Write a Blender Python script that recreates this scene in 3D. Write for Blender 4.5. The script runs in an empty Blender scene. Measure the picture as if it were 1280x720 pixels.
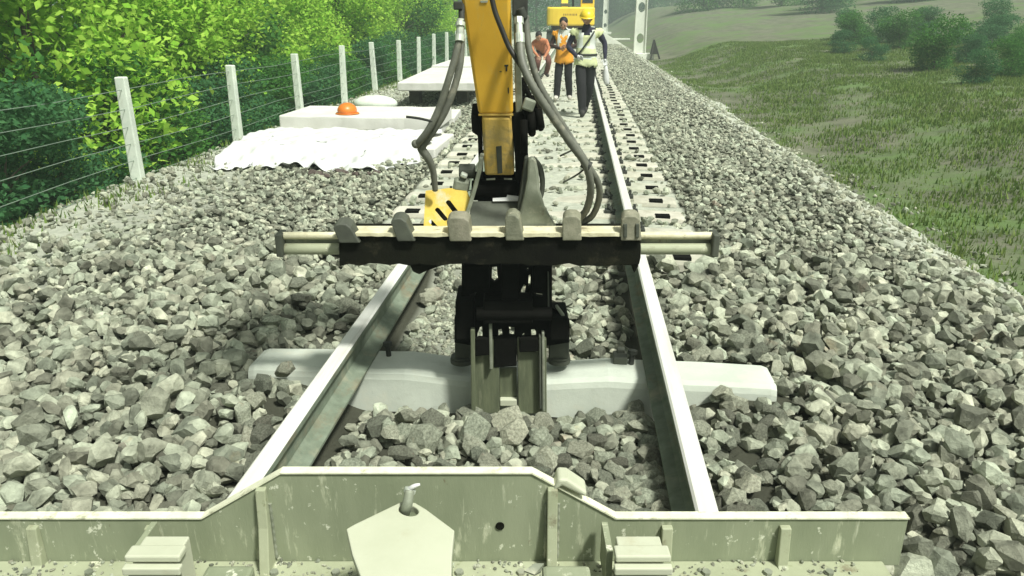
import bpy, bmesh, math, random
import numpy as np
from mathutils import Vector, Matrix

random.seed(7)
RNG = np.random.default_rng(11)
S = bpy.context.scene
COL = S.collection
R = math.radians

# ------------------------------------------------------------------ camera
ZR = 0.40                      # top of the rails
CZ = ZR + 1.47                 # camera height
FPX = 950.0                    # focal length for a 1280 px wide picture
PITCH = math.atan(341.0 / FPX)
YAW = R(4.65)
cam_d = bpy.data.cameras.new('camera')
cam_d.sensor_width = 36.0
cam_d.lens = 36.0 * FPX / 1280.0
cam_d.clip_start = 0.05
cam_d.clip_end = 2000.0
cam = bpy.data.objects.new('camera', cam_d)
cam.location = (0, 0, CZ)
cam.rotation_euler = (R(90) - PITCH, 0, YAW)
COL.objects.link(cam)
S.camera = cam

# ------------------------------------------------------------------ light
SUN_EL, SUN_AZ = R(57), R(134)         # azimuth measured from +Y towards +X
world = bpy.data.worlds.new('World')
S.world = world
world.use_nodes = True
wn = world.node_tree
wn.nodes.clear()
w_out = wn.nodes.new('ShaderNodeOutputWorld')
w_bg = wn.nodes.new('ShaderNodeBackground')
w_sky = wn.nodes.new('ShaderNodeTexSky')
w_sky.sky_type = 'NISHITA'
w_sky.sun_disc = False
w_sky.sun_elevation = SUN_EL
w_sky.sun_rotation = SUN_AZ
w_sky.air_density = 1.0
w_sky.dust_density = 6.0
w_sky.ozone_density = 0.6
w_hs = wn.nodes.new('ShaderNodeHueSaturation')
w_hs.inputs['Saturation'].default_value = 0.12      # overcast: grey cloud light
w_mx = wn.nodes.new('ShaderNodeMix')
w_mx.data_type = 'RGBA'
w_mx.blend_type = 'MULTIPLY'
w_mx.inputs['Factor'].default_value = 1.0
w_mx.inputs['B'].default_value = (0.93, 1.0, 0.92, 1)
w_bg.inputs['Strength'].default_value = 0.052
wn.links.new(w_sky.outputs['Color'], w_hs.inputs['Color'])
wn.links.new(w_hs.outputs['Color'], w_mx.inputs['A'])
wn.links.new(w_mx.outputs['Result'], w_bg.inputs['Color'])
wn.links.new(w_bg.outputs['Background'], w_out.inputs['Surface'])

sun_d = bpy.data.lights.new('sun', 'SUN')
sun_d.energy = 3.5
sun_d.angle = R(6)
sun_d.color = (1.0, 1.0, 0.92)
sun = bpy.data.objects.new('sun', sun_d)
sd = Vector((math.sin(SUN_AZ) * math.cos(SUN_EL), math.cos(SUN_AZ) * math.cos(SUN_EL), math.sin(SUN_EL)))
sun.rotation_euler = sd.to_track_quat('Z', 'Y').to_euler()
sun.location = (0, 20, 30)
COL.objects.link(sun)

vs = S.view_settings
vs.view_transform = 'Standard'
vs.look = 'None'
vs.exposure = 0.68
vs.gamma = 1.0
vs.use_curve_mapping = False

# ------------------------------------------------------------------ helpers: places
CT, ST = math.cos(PITCH), math.sin(PITCH)
CA, SA = math.cos(YAW), math.sin(YAW)


def L(px, py, d):
    """point in the machine's own frame (x right, y forward, z up) at forward distance d"""
    xn, yn = (px - 640) / FPX, (360 - py) / FPX
    fw, up = CT + yn * ST, -ST + yn * CT
    s = d / fw
    return Vector((xn * s, d, CZ + up * s))


def toworld(p):
    return Vector((p[0] * CA - p[1] * SA, p[0] * SA + p[1] * CA, p[2]))


def ground(px, py, z):
    xn, yn = (px - 640) / FPX, (360 - py) / FPX
    fw, up = CT + yn * ST, -ST + yn * CT
    s = (z - CZ) / up
    return toworld((xn * s, fw * s, z))


XC = -0.303                    # track centre line (track runs along +Y)
GH = 0.754                     # rail centre to track centre


# ------------------------------------------------------------------ helpers: materials
MATS = {}


def mat(name, c1, c2=None, scale=8.0, rough=0.8, metal=0.0, bump=0.0, bscale=40.0, c3=None, c3scale=3.0,
        c3lo=0.58, c3hi=0.68, rnd=0.0, island=False, spec=0.5, detail=6.0, stretch=None):
    if name in MATS:
        return MATS[name]
    m = bpy.data.materials.new(name)
    m.use_nodes = True
    nt = m.node_tree
    N, K = nt.nodes, nt.links
    b = N['Principled BSDF']
    b.inputs['Roughness'].default_value = rough
    b.inputs['Metallic'].default_value = metal
    b.inputs['Specular IOR Level'].default_value = spec
    tc = N.new('ShaderNodeTexCoord')
    vec = tc.outputs['Object']
    if stretch:
        mp = N.new('ShaderNodeMapping')
        mp.inputs['Scale'].default_value = stretch
        K.new(vec, mp.inputs['Vector'])
        vec = mp.outputs['Vector']
    c2 = c2 or tuple(x * 0.75 for x in c1)
    n1 = N.new('ShaderNodeTexNoise')
    n1.inputs['Scale'].default_value = scale
    n1.inputs['Detail'].default_value = detail
    n1.inputs['Roughness'].default_value = 0.62
    K.new(vec, n1.inputs['Vector'])
    rp = N.new('ShaderNodeValToRGB')
    rp.color_ramp.elements[0].position = 0.34
    rp.color_ramp.elements[1].position = 0.66
    rp.color_ramp.elements[0].color = (*c2, 1)
    rp.color_ramp.elements[1].color = (*c1, 1)
    K.new(n1.outputs['Fac'], rp.inputs['Fac'])
    col = rp.outputs['Color']
    if c3:
        n3 = N.new('ShaderNodeTexNoise')
        n3.inputs['Scale'].default_value = c3scale
        n3.inputs['Detail'].default_value = 7
        n3.inputs['Roughness'].default_value = 0.68
        K.new(vec, n3.inputs['Vector'])
        r3 = N.new('ShaderNodeMapRange')
        r3.inputs['From Min'].default_value = c3lo
        r3.inputs['From Max'].default_value = c3hi
        K.new(n3.outputs['Fac'], r3.inputs['Value'])
        mx = N.new('ShaderNodeMix')
        mx.data_type = 'RGBA'
        K.new(r3.outputs['Result'], mx.inputs['Factor'])
        K.new(col, mx.inputs['A'])
        mx.inputs['B'].default_value = (*c3, 1)
        col = mx.outputs['Result']
    if rnd > 0:
        if island:
            g = N.new('ShaderNodeNewGeometry')
            o = N.new('ShaderNodeObjectInfo')
            ad = N.new('ShaderNodeMath')
            ad.operation = 'ADD'
            K.new(g.outputs['Random Per Island'], ad.inputs[0])
            K.new(o.outputs['Random'], ad.inputs[1])
            fr = N.new('ShaderNodeMath')
            fr.operation = 'FRACT'
            K.new(ad.outputs[0], fr.inputs[0])
            rv = fr.outputs[0]
        else:
            o = N.new('ShaderNodeObjectInfo')
            rv = o.outputs['Random']
        mr = N.new('ShaderNodeMapRange')
        mr.inputs['To Min'].default_value = 1.0 - rnd
        mr.inputs['To Max'].default_value = 1.0 + rnd
        K.new(rv, mr.inputs['Value'])
        hs = N.new('ShaderNodeHueSaturation')
        K.new(mr.outputs['Result'], hs.inputs['Value'])
        mr2 = N.new('ShaderNodeMath')
        mr2.operation = 'MULTIPLY'
        mr2.inputs[1].default_value = 7.31
        K.new(rv, mr2.inputs[0])
        f2 = N.new('ShaderNodeMath')
        f2.operation = 'FRACT'
        K.new(mr2.outputs[0], f2.inputs[0])
        mr3 = N.new('ShaderNodeMapRange')
        mr3.inputs['To Min'].default_value = 0.47
        mr3.inputs['To Max'].default_value = 0.53
        K.new(f2.outputs[0], mr3.inputs['Value'])
        K.new(mr3.outputs['Result'], hs.inputs['Hue'])
        K.new(col, hs.inputs['Color'])
        col = hs.outputs['Color']
    K.new(col, b.inputs['Base Color'])
    if bump > 0:
        n2 = N.new('ShaderNodeTexNoise')
        n2.inputs['Scale'].default_value = bscale
        n2.inputs['Detail'].default_value = 8
        n2.inputs['Roughness'].default_value = 0.7
        K.new(vec, n2.inputs['Vector'])
        bp = N.new('ShaderNodeBump')
        bp.inputs['Strength'].default_value = bump
        bp.inputs['Distance'].default_value = 0.02
        K.new(n2.outputs['Fac'], bp.inputs['Height'])
        K.new(bp.outputs['Normal'], b.inputs['Normal'])
    MATS[name] = m
    return m


def wear(m, col, scale, lo, hi, stretch=(1, 1, 1), seed=0.0, amount=1.0):
    """a further layer of chips, rust or dirt with a shape of its own"""
    N, K = m.node_tree.nodes, m.node_tree.links
    b = N['Principled BSDF']
    src = b.inputs['Base Color'].links[0].from_socket
    tc = N.new('ShaderNodeTexCoord')
    mp = N.new('ShaderNodeMapping')
    mp.inputs['Scale'].default_value = stretch
    mp.inputs['Location'].default_value = (seed, seed * 1.7, seed * .6)
    n = N.new('ShaderNodeTexNoise')
    n.inputs['Scale'].default_value = scale
    n.inputs['Detail'].default_value = 9
    n.inputs['Roughness'].default_value = .7
    r = N.new('ShaderNodeMapRange')
    r.inputs['From Min'].default_value = lo
    r.inputs['From Max'].default_value = hi
    r.inputs['To Max'].default_value = amount
    x = N.new('ShaderNodeMix')
    x.data_type = 'RGBA'
    x.inputs['B'].default_value = (*col, 1)
    K.new(tc.outputs['Object'], mp.inputs['Vector'])
    K.new(mp.outputs['Vector'], n.inputs['Vector'])
    K.new(n.outputs['Fac'], r.inputs['Value'])
    K.new(r.outputs['Result'], x.inputs['Factor'])
    K.new(src, x.inputs['A'])
    K.new(x.outputs['Result'], b.inputs['Base Color'])
    return m


def leaf_mat(name, c1, c2, trans=0.45):
    m = bpy.data.materials.new(name)
    m.use_nodes = True
    nt = m.node_tree
    N, K = nt.nodes, nt.links
    N.clear()
    out = N.new('ShaderNodeOutputMaterial')
    g = N.new('ShaderNodeNewGeometry')
    rp = N.new('ShaderNodeMix')
    rp.data_type = 'RGBA'
    rp.inputs['A'].default_value = (*c1, 1)
    rp.inputs['B'].default_value = (*c2, 1)
    K.new(g.outputs['Random Per Island'], rp.inputs['Factor'])
    d = N.new('ShaderNodeBsdfDiffuse')
    t = N.new('ShaderNodeBsdfTranslucent')
    K.new(rp.outputs['Result'], d.inputs['Color'])
    K.new(rp.outputs['Result'], t.inputs['Color'])
    mx = N.new('ShaderNodeMixShader')
    mx.inputs[0].default_value = trans
    K.new(d.outputs[0], mx.inputs[1])
    K.new(t.outputs[0], mx.inputs[2])
    K.new(mx.outputs[0], out.inputs['Surface'])
    return m


M_STONE = mat('crushed_stone', (0.40, 0.42, 0.32), (0.17, 0.18, 0.135), scale=13, rough=0.9, bump=0.8, bscale=45,
              rnd=0.55, island=True, spec=0.25, c3=(0.36, 0.29, 0.20), c3scale=4, c3lo=0.62, c3hi=0.78)
M_BED = mat('ballast_dust', (0.48, 0.50, 0.41), (0.33, 0.35, 0.285), scale=11, rough=0.95, bump=1.0, bscale=16, spec=0.1, detail=10)
_n, _k = M_BED.node_tree.nodes, M_BED.node_tree.links
_b = _n['Principled BSDF']
_src = _b.inputs['Base Color'].links[0].from_socket
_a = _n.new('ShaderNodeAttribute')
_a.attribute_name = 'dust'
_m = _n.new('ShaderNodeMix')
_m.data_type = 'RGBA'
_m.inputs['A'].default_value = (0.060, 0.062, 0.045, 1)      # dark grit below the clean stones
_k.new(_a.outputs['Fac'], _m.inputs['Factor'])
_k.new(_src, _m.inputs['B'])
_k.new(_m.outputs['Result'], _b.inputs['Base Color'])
M_SOIL = mat('soil', (0.17, 0.175, 0.12), (0.085, 0.095, 0.06), scale=1.6, rough=0.95, bump=0.9, bscale=9, spec=0.1,
             c3=(0.11, 0.17, 0.06), c3scale=0.35, c3lo=0.46, c3hi=0.6, detail=10)
M_CONC = mat('sleeper_concrete', (0.55, 0.59, 0.51), (0.46, 0.50, 0.43), scale=5, rough=0.85, bump=0.12, bscale=60, spec=0.3,
             c3=(0.55, 0.56, 0.46), c3scale=7, c3lo=0.55, c3hi=0.75)
M_CONC_OLD = mat('weathered_concrete', (0.52, 0.52, 0.42), (0.40, 0.40, 0.31), scale=6, rough=0.9, bump=0.3, bscale=40, rnd=0.08)
M_SLAB = mat('pale_slab', (0.66, 0.66, 0.61), (0.55, 0.55, 0.50), scale=3, rough=0.9, bump=0.15, bscale=30)
M_POST = mat('post_concrete', (0.66, 0.72, 0.62), (0.52, 0.58, 0.50), scale=6, rough=0.9, bump=0.15)
M_TARP = mat('white_tarp', (0.66, 0.67, 0.66), (0.56, 0.57, 0.56), scale=5, rough=0.6, bump=0.1)
M_RAILSIDE = mat('rail_side', (0.20, 0.24, 0.18), (0.13, 0.16, 0.115), scale=14, rough=0.75, bump=0.15, bscale=90, spec=0.3,
                 c3=(0.27, 0.27, 0.19), c3scale=5, c3lo=0.55, c3hi=0.7)
M_RAILTOP = mat('rail_head', (0.86, 0.86, 0.80), (0.74, 0.74, 0.68), scale=20, rough=0.35, metal=0.2, stretch=(1, 0.06, 1))
M_CLIP = mat('clip_iron', (0.035, 0.04, 0.03), (0.02, 0.022, 0.018), scale=30, rough=0.7)
M_YEL = mat('excavator_yellow', (0.86, 0.51, 0.05), (0.78, 0.44, 0.038), scale=5, rough=0.5, bump=0.05, bscale=60,
            c3=(0.40, 0.22, 0.03), c3scale=4, c3lo=0.62, c3hi=0.85)
M_YELTIP = mat('worn_yellow', (0.74, 0.48, 0.08), (0.48, 0.35, 0.11), scale=7, rough=0.65, bump=0.2, bscale=50,
               c3=(0.21, 0.20, 0.13), c3scale=5, c3lo=0.46, c3hi=0.62)
M_YELPALE = mat('faded_yellow', (0.72, 0.55, 0.10), (0.60, 0.42, 0.06), scale=9, rough=0.6, bump=0.1,
                c3=(0.60, 0.56, 0.34), c3scale=12, c3lo=0.52, c3hi=0.66)
M_BLACK = mat('greasy_black_steel', (0.005, 0.005, 0.004), (0.003, 0.003, 0.002), scale=12, rough=0.85, spec=0.08, bump=0.2)
M_BEAM = mat('dark_olive_steel', (0.010, 0.011, 0.006), (0.004, 0.004, 0.003), scale=5, rough=0.85, spec=0.1, bump=0.2)
M_RUB = mat('hose_rubber', (0.16, 0.165, 0.13), (0.10, 0.105, 0.085), scale=20, rough=0.55, c3=(0.26, 0.25, 0.19), c3scale=9)
M_RUBD = mat('dark_hose', (0.03, 0.028, 0.02), (0.015, 0.014, 0.012), scale=20, rough=0.5)
M_FIT = mat('pale_fitting', (0.62, 0.66, 0.55), (0.42, 0.46, 0.40), scale=30, rough=0.4, metal=0.3)
M_STEEL = mat('dusty_steel', (0.29, 0.31, 0.24), (0.16, 0.18, 0.13), scale=9, rough=0.6, bump=0.15, metal=0.2,
              c3=(0.40, 0.40, 0.30), c3scale=5)
M_STEELD = mat('dark_dusty_steel', (0.085, 0.095, 0.07), (0.05, 0.055, 0.042), scale=9, rough=0.65, bump=0.15)
M_LIP = mat('worn_lip_steel', (0.74, 0.71, 0.50), (0.52, 0.48, 0.31), scale=14, rough=0.6, bump=0.2, bscale=70)
M_TOOTH = mat('tooth_steel', (0.27, 0.27, 0.19), (0.13, 0.14, 0.095), scale=14, rough=0.65, bump=0.25, bscale=60, rnd=0.15)
M_JAW = mat('jaw_steel', (0.155, 0.175, 0.105), (0.09, 0.105, 0.065), scale=8, rough=0.55, bump=0.15, metal=0.15,
            c3=(0.23, 0.24, 0.16), c3scale=6, stretch=(3, 3, 0.5))
M_BLADE = mat('blade_paint', (0.265, 0.295, 0.195), (0.20, 0.23, 0.145), scale=3, rough=0.65, bump=0.1, bscale=60,
              c3=(0.50, 0.52, 0.37), c3scale=9, c3lo=0.585, c3hi=0.70, stretch=(2.2, 2.2, 0.55))
M_BEDGE = mat('blade_worn_edge', (0.80, 0.80, 0.62), (0.60, 0.62, 0.45), scale=20, rough=0.6)
M_CREAM = mat('cream_paint', (0.49, 0.51, 0.39), (0.42, 0.44, 0.325), scale=4, rough=0.6, bump=0.05,
              c3=(0.22, 0.22, 0.13), c3scale=26, c3lo=0.70, c3hi=0.74)
M_FLANGE = mat('flange_paint', (0.36, 0.385, 0.26), (0.29, 0.315, 0.205), scale=6, rough=0.6, bump=0.1,
               c3=(0.20, 0.22, 0.12), c3scale=18, c3lo=0.64, c3hi=0.70)
M_BARK = mat('bark', (0.14, 0.12, 0.08), (0.08, 0.07, 0.05), scale=12, rough=0.95, bump=0.6)
M_WIRE = mat('galvanised_wire', (0.20, 0.26, 0.20), (0.14, 0.19, 0.15), rough=0.6)
M_GLASS = mat('dark_glass', (0.03, 0.04, 0.04), (0.02, 0.025, 0.025), rough=0.08, spec=0.8)
M_RUBBLE = mat('dark_soil_lump', (0.14, 0.11, 0.09), (0.07, 0.055, 0.05), scale=14, rough=0.95, bump=0.7)
wear(M_BLADE, (.58, .60, .47), 26, .615, .65, (1, 1, .8), 3)
wear(M_BLADE, (.52, .54, .40), 10, .60, .72, (3.5, 3.5, .35), 8, .8)
wear(M_BLADE, (.13, .085, .045), 17, .66, .72, (1.5, 1.5, .8), 5, .8)
wear(M_BEDGE, (.30, .30, .20), 24, .56, .66, (1, 1, 1), 2, .8)
wear(M_CREAM, (.36, .34, .22), 7, .58, .75, (1, 1, 1), 4, .7)
wear(M_CREAM, (.16, .12, .07), 42, .70, .73, (1, 1, 1), 9)
wear(M_FLANGE, (.16, .13, .08), 15, .58, .70, (1, 1, 1), 4, .8)
wear(M_FLANGE, (.62, .62, .48), 22, .62, .68, (1, 1, 1), 7)
wear(M_YEL, (.10, .07, .03), 26, .665, .70, (1, 1, .6), 2, .9)
wear(M_YEL, (.62, .50, .20), 6, .55, .78, (2, 2, .4), 6, .7)
wear(M_YELTIP, (.10, .09, .06), 20, .60, .68, (1, 1, .5), 3, .9)
wear(M_STEEL, (.12, .09, .055), 16, .60, .70, (1, 1, .6), 5, .7)
wear(M_LIP, (.20, .16, .09), 18, .56, .66, (.6, 1, 1), 1, .9)
wear(M_TOOTH, (.50, .49, .37), 22, .60, .70, (1, 1, 1), 6, .9)
wear(M_BEAM, (.045, .042, .025), 8, .56, .74, (1, 1, 1), 6, .9)
wear(M_CONC, (.34, .36, .29), 9, .60, .74, (.6, 1, 1), 5, .6)
wear(M_CONC, (.25, .27, .21), 45, .69, .73, (1, 1, 1), 2, .6)
wear(M_CONC_OLD, (.30, .29, .21), 7, .55, .70, (.7, 1, 1), 5, .7)
wear(M_RAILSIDE, (.19, .125, .065), 6, .54, .70, (1, .5, 1), 4, .7)
wear(M_RAILTOP, (.50, .48, .40), 16, .58, .72, (1, .05, 1), 3, .8)
wear(M_SLAB, (.52, .51, .44), 4, .56, .72, (1, 1, 1), 5, .6)
wear(M_TARP, (.58, .57, .52), 6, .56, .72, (1, 1, 1), 5, .6)
wear(M_TARP, (.30, .28, .22), 14, .68, .74, (1, 1, 1), 2, .7)
wear(M_POST, (.36, .38, .30), 7, .55, .72, (1, 1, .4), 5, .7)
L_BRIGHT = leaf_mat('leaf_bright', (0.24, 0.50, 0.05), (0.46, 0.68, 0.11))
L_MID = leaf_mat('leaf_mid', (0.05, 0.16, 0.035), (0.10, 0.25, 0.05))
L_DARK = leaf_mat('leaf_dark', (0.045, 0.14, 0.055), (0.09, 0.22, 0.085))
L_GRASS = leaf_mat('leaf_grass', (0.09, 0.17, 0.03), (0.20, 0.26, 0.08), 0.3)


# ------------------------------------------------------------------ helpers: meshes
class MB:
    def __init__(self):
        self.v, self.f, self.mi = [], [], []

    def add(self, verts, faces, mi=0):
        o = len(self.v)
        self.v += [tuple(p) for p in verts]
        self.f += [tuple(i + o for i in f) for f in faces]
        self.mi += [mi] * len(faces)
        return self

    def box(self, c, s, rot=None, mi=0, taper=1.0):
        hx, hy, hz = s[0] / 2, s[1] / 2, s[2] / 2
        P = []
        for z in (-1, 1):
            k = 1.0 if z < 0 else taper
            for x, y in ((-1, -1), (1, -1), (1, 1), (-1, 1)):
                p = Vector((x * hx * k, y * hy * k, z * hz))
                if rot is not None:
                    p = rot @ p
                P.append(p + Vector(c))
        return self.add(P, [(3, 2, 1, 0), (4, 5, 6, 7), (0, 1, 5, 4), (1, 2, 6, 5), (2, 3, 7, 6), (3, 0, 4, 7)], mi)

    def prism(self, poly, axis, a0, a1, mi=0):
        """poly: list of 2-D points; axis 'x','y','z' is the extrusion direction"""
        n = len(poly)

        def pt(p, a):
            return {'x': (a, p[0], p[1]), 'y': (p[0], a, p[1]), 'z': (p[0], p[1], a)}[axis]
        V = [pt(p, a0) for p in poly] + [pt(p, a1) for p in poly]
        F = [tuple(range(n)), tuple(range(2 * n - 1, n - 1, -1))]
        F += [(i, i + n, (i + 1) % n + n, (i + 1) % n) for i in range(n)]
        return self.add(V, F, mi)

    def cyl(self, p0, p1, r0, r1=None, n=16, mi=0, cap=True):
        r1 = r0 if r1 is None else r1
        p0, p1 = Vector(p0), Vector(p1)
        q = (p1 - p0).to_track_quat('Z', 'Y')
        V = []
        for p, r in ((p0, r0), (p1, r1)):
            for k in range(n):
                a = 2 * math.pi * k / n
                V.append(p + q @ Vector((r * math.cos(a), r * math.sin(a), 0)))
        F = [(k, (k + 1) % n, (k + 1) % n + n, k + n) for k in range(n)]
        if cap:
            F += [tuple(range(n - 1, -1, -1)), tuple(range(n, 2 * n))]
        return self.add(V, F, mi)

    def tube(self, pts, r, n=10, mi=0, ribs=0.0, steps=None):
        """smooth tube through pts (Catmull-Rom); r a number or a list"""
        P = [Vector(p) for p in pts]
        rs = r if isinstance(r, (list, tuple)) else [r] * len(P)
        Q, RR = [], []
        for i in range(len(P) - 1):
            a, b, c, d = P[max(i - 1, 0)], P[i], P[i + 1], P[min(i + 2, len(P) - 1)]
            st = steps or max(3, int((c - b).length / 0.012))
            for k in range(st):
                t = k / st
                Q.append(0.5 * ((2 * b) + (c - a) * t + (2 * a - 5 * b + 4 * c - d) * t * t + (3 * b - a - 3 * c + d) * t ** 3))
                RR.append(rs[i] * (1 - t) + rs[i + 1] * t)
        Q.append(P[-1])
        RR.append(rs[-1])
        V, F = [], []
        up = Vector((0.3, 1, 0.2)).normalized()
        for i, q in enumerate(Q):
            tg = (Q[min(i + 1, len(Q) - 1)] - Q[max(i - 1, 0)]).normalized()
            x = tg.cross(up)
            if x.length < 1e-4:
                x = tg.cross(Vector((1, 0, 0)))
            x.normalize()
            y = x.cross(tg).normalized()
            up = y
            rad = RR[i] * (1 + (ribs if i % 2 else -ribs))
            for k in range(n):
                a = 2 * math.pi * k / n
                V.append(q + x * rad * math.cos(a) + y * rad * math.sin(a))
        m = len(Q)
        for i in range(m - 1):
            for k in range(n):
                F.append((i * n + k, i * n + (k + 1) % n, (i + 1) * n + (k + 1) % n, (i + 1) * n + k))
        F += [tuple(range(n - 1, -1, -1)), tuple((m - 1) * n + k for k in range(n))]
        return self.add(V, F, mi)

    def sphere(self, c, r, n=12, m=8, mi=0, sc=(1, 1, 1)):
        V, F = [], []
        c = Vector(c)
        for j in range(m + 1):
            th = math.pi * j / m
            for k in range(n):
                a = 2 * math.pi * k / n
                V.append(c + Vector((r * sc[0] * math.sin(th) * math.cos(a), r * sc[1] * math.sin(th) * math.sin(a), r * sc[2] * math.cos(th))))
        for j in range(m):
            for k in range(n):
                F.append((j * n + k, (j + 1) * n + k, (j + 1) * n + (k + 1) % n, j * n + (k + 1) % n))
        return self.add(V, F, mi)

    def mesh(self, name, mats, smooth=False, fix=True):
        me = bpy.data.meshes.new(name)
        me.from_pydata(self.v, [], self.f)
        for m in (mats if isinstance(mats, (list, tuple)) else [mats] if mats else []):
            me.materials.append(m)
        if any(self.mi):
            me.polygons.foreach_set('material_index', self.mi)
        if fix:
            bm = bmesh.new()
            bm.from_mesh(me)
            bmesh.ops.recalc_face_normals(bm, faces=bm.faces)
            bm.to_mesh(me)
            bm.free()
        if smooth:
            me.polygons.foreach_set('use_smooth', [True] * len(me.polygons))
        me.update()
        return me

    def build(self, name, mats, parent=None, smooth=False, bevel=0.0, seg=2):
        o = link(name, self.mesh(name, mats, smooth), parent)
        if bevel:
            b = o.modifiers.new('bevel', 'BEVEL')
            b.width = bevel
            b.segments = seg
            b.limit_method = 'ANGLE'
            b.angle_limit = R(35)
        return o


def link(name, data, parent=None):
    o = bpy.data.objects.new(name, data)
    COL.objects.link(o)
    if parent is not None:
        o.parent = parent
    return o


def tag(o, label=None, cat=None, group=None, kind=None):
    if label:
        o['label'] = label
    if cat:
        o['category'] = cat
    if group:
        o['group'] = group
    if kind:
        o['kind'] = kind
    return o


def thing(name, label, cat, loc=(0, 0, 0), rz=0.0, group=None):
    o = link(name, None)
    o.location = loc
    o.rotation_euler = (0, 0, rz)
    o.empty_display_size = 0.2
    return tag(o, label, cat, group)


def copy_tree(o, parent=None):
    c = o.copy()
    COL.objects.link(c)
    c.parent = parent
    for ch in o.children:
        copy_tree(ch, c)
    return c


def holed_plate(outer, holes, thick, axis_map, mats, name, parent=None, bevel=0.0):
    """flat plate with real openings; outer/holes are 2-D loops; axis_map(u,v,w)->xyz"""
    bm = bmesh.new()
    edges = []
    for loop in [outer] + holes:
        vs_ = [bm.verts.new((p[0], p[1], 0)) for p in loop]
        edges += [bm.edges.new((vs_[i], vs_[(i + 1) % len(vs_)])) for i in range(len(vs_))]
    bmesh.ops.triangle_fill(bm, edges=edges, use_beauty=True, normal=(0, 0, 1))
    g = bmesh.ops.extrude_face_region(bm, geom=list(bm.faces))
    for v in [e for e in g['geom'] if isinstance(e, bmesh.types.BMVert)]:
        v.co.z += thick
    bmesh.ops.recalc_face_normals(bm, faces=bm.faces)
    for v in bm.verts:
        v.co = Vector(axis_map(v.co.x, v.co.y, v.co.z))
    bmesh.ops.recalc_face_normals(bm, faces=bm.faces)
    me = bpy.data.meshes.new(name)
    bm.to_mesh(me)
    bm.free()
    me.materials.append(mats)
    o = link(name, me, parent)
    if bevel:
        b = o.modifiers.new('bevel', 'BEVEL')
        b.width = bevel
        b.segments = 2
        b.limit_method = 'ANGLE'
        b.angle_limit = R(40)
    return o


def circle(cx, cy, r, n=18, ry=None):
    ry = ry or r
    return [(cx + r * math.cos(2 * math.pi * k / n), cy + ry * math.sin(2 * math.pi * k / n)) for k in range(n)]


# ------------------------------------------------------------------ terrain
def sstep(a, b, x):
    t = np.clip((x - a) / (b - a), 0, 1)
    return t * t * (3 - 2 * t)


def wob(X, Y, s, seed=0):
    r = np.random.default_rng(seed)
    o = np.zeros_like(X)
    for k in range(6):
        a, p = r.uniform(0, 6.28), r.uniform(0, 6.28)
        f = r.uniform(0.6, 1.7) / s
        o += np.sin((X * math.cos(a) + Y * math.sin(a)) * f * 6.28 + p)
    return o / 6.0


def terrain(X, Y):
    """the lie of the land without the ballast"""
    X = np.asarray(X, float)
    Y = np.asarray(Y, float)
    u = X - XC
    z = np.full_like(X, ZR - 0.75)
    z = z + 0.10 * wob(X, Y, 6.0, 3) * sstep(3.0, 5.0, np.abs(u))
    # bank on the right, rising away from the track
    rise = sstep(4.6, 8.5, u) * (0.55 + 0.35 * sstep(20, 40, Y)) + sstep(8, 40, u) * 2.4
    z = z + np.where(u > 0, rise, 0)
    hill = sstep(40, 110, Y) * sstep(3.5, 13, u) * 2.3
    z = z + np.where(u > 0, hill, 0)
    z = z + np.where(u < 0, sstep(6, 30, -u) * 1.2, 0)
    z = z + sstep(120, 300, Y) * 3.0
    return z


def bed(X, Y):
    """the ballast surface"""
    X = np.asarray(X, float)
    Y = np.asarray(Y, float)
    u = X - XC
    au = np.abs(u)
    z = np.full_like(X, ZR - 0.212) + 0.018 * wob(X, Y, 0.9, 5)
    z = z - 0.09 * sstep(1.45, 2.4, au)
    z = z - np.where(u < 0, 0.50 * sstep(4.6, 5.6, au), 0.50 * sstep(2.9, 4.3, au))
    # crib dug out round the sleeper that is being changed
    inside = 1 - sstep(0.66, 1.10, au)
    dig = sstep(2.9, 3.25, Y) * (1 - sstep(5.0, 5.5, Y))
    z = z - 0.185 * inside * dig
    z = z - 0.10 * inside * (1 - sstep(2.9, 3.25, Y))
    # voids against the near side of the sleeper ends
    ph = np.mod(Y - 5.45 + .3, .6) - .3
    z = z - 0.20 * ((ph > -.235) & (ph < -.135) & (au > .98) & (au < 1.30) & (Y > 5.0))
    z = z - 0.05 * (1 - inside) * (1 - sstep(5.0, 5.5, Y)) * (1 - sstep(1.5, 2.2, au))
    return z


def grid_obj(name, xs, ys, fn, m, parent=None, kind='structure'):
    X, Y = np.meshgrid(xs, ys)
    Z = fn(X, Y)
    nx, ny = len(xs), len(ys)
    V = np.stack([X, Y, Z], -1).reshape(-1, 3)
    i = np.arange(nx * ny).reshape(ny, nx)
    F = np.stack([i[:-1, :-1], i[:-1, 1:], i[1:, 1:], i[1:, :-1]], -1).reshape(-1, 4)
    me = bpy.data.meshes.new(name)
    me.from_pydata(V.tolist(), [], F.tolist())
    me.polygons.foreach_set('use_smooth', [True] * len(me.polygons))
    me.materials.append(m)
    o = link(name, me, parent)
    if kind:
        o['kind'] = kind
    return o


gx = np.concatenate([np.linspace(-260, -30, 24), np.linspace(-28, 40, 120), np.linspace(44, 260, 24)])
gy = np.concatenate([np.linspace(-60, -5, 10), np.linspace(-4, 60, 110), np.linspace(62, 150, 45), np.linspace(160, 420, 20)])
grid_obj('ground', gx, gy, terrain, M_SOIL)

bx_ = np.concatenate([np.linspace(-6.1, -2.6, 30), np.linspace(-2.5, 2.2, 110), np.linspace(2.3, 4.0, 18)])
by_ = np.concatenate([np.linspace(-3, 1.5, 12), np.linspace(1.6, 5, 80), np.arange(5.05, 22, .05), np.linspace(22.1, 30, 50), np.linspace(30.5, 60, 60), np.linspace(61, 150, 50)])
BED = grid_obj('ballast_bed', bx_, by_, bed, M_BED)

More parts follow.
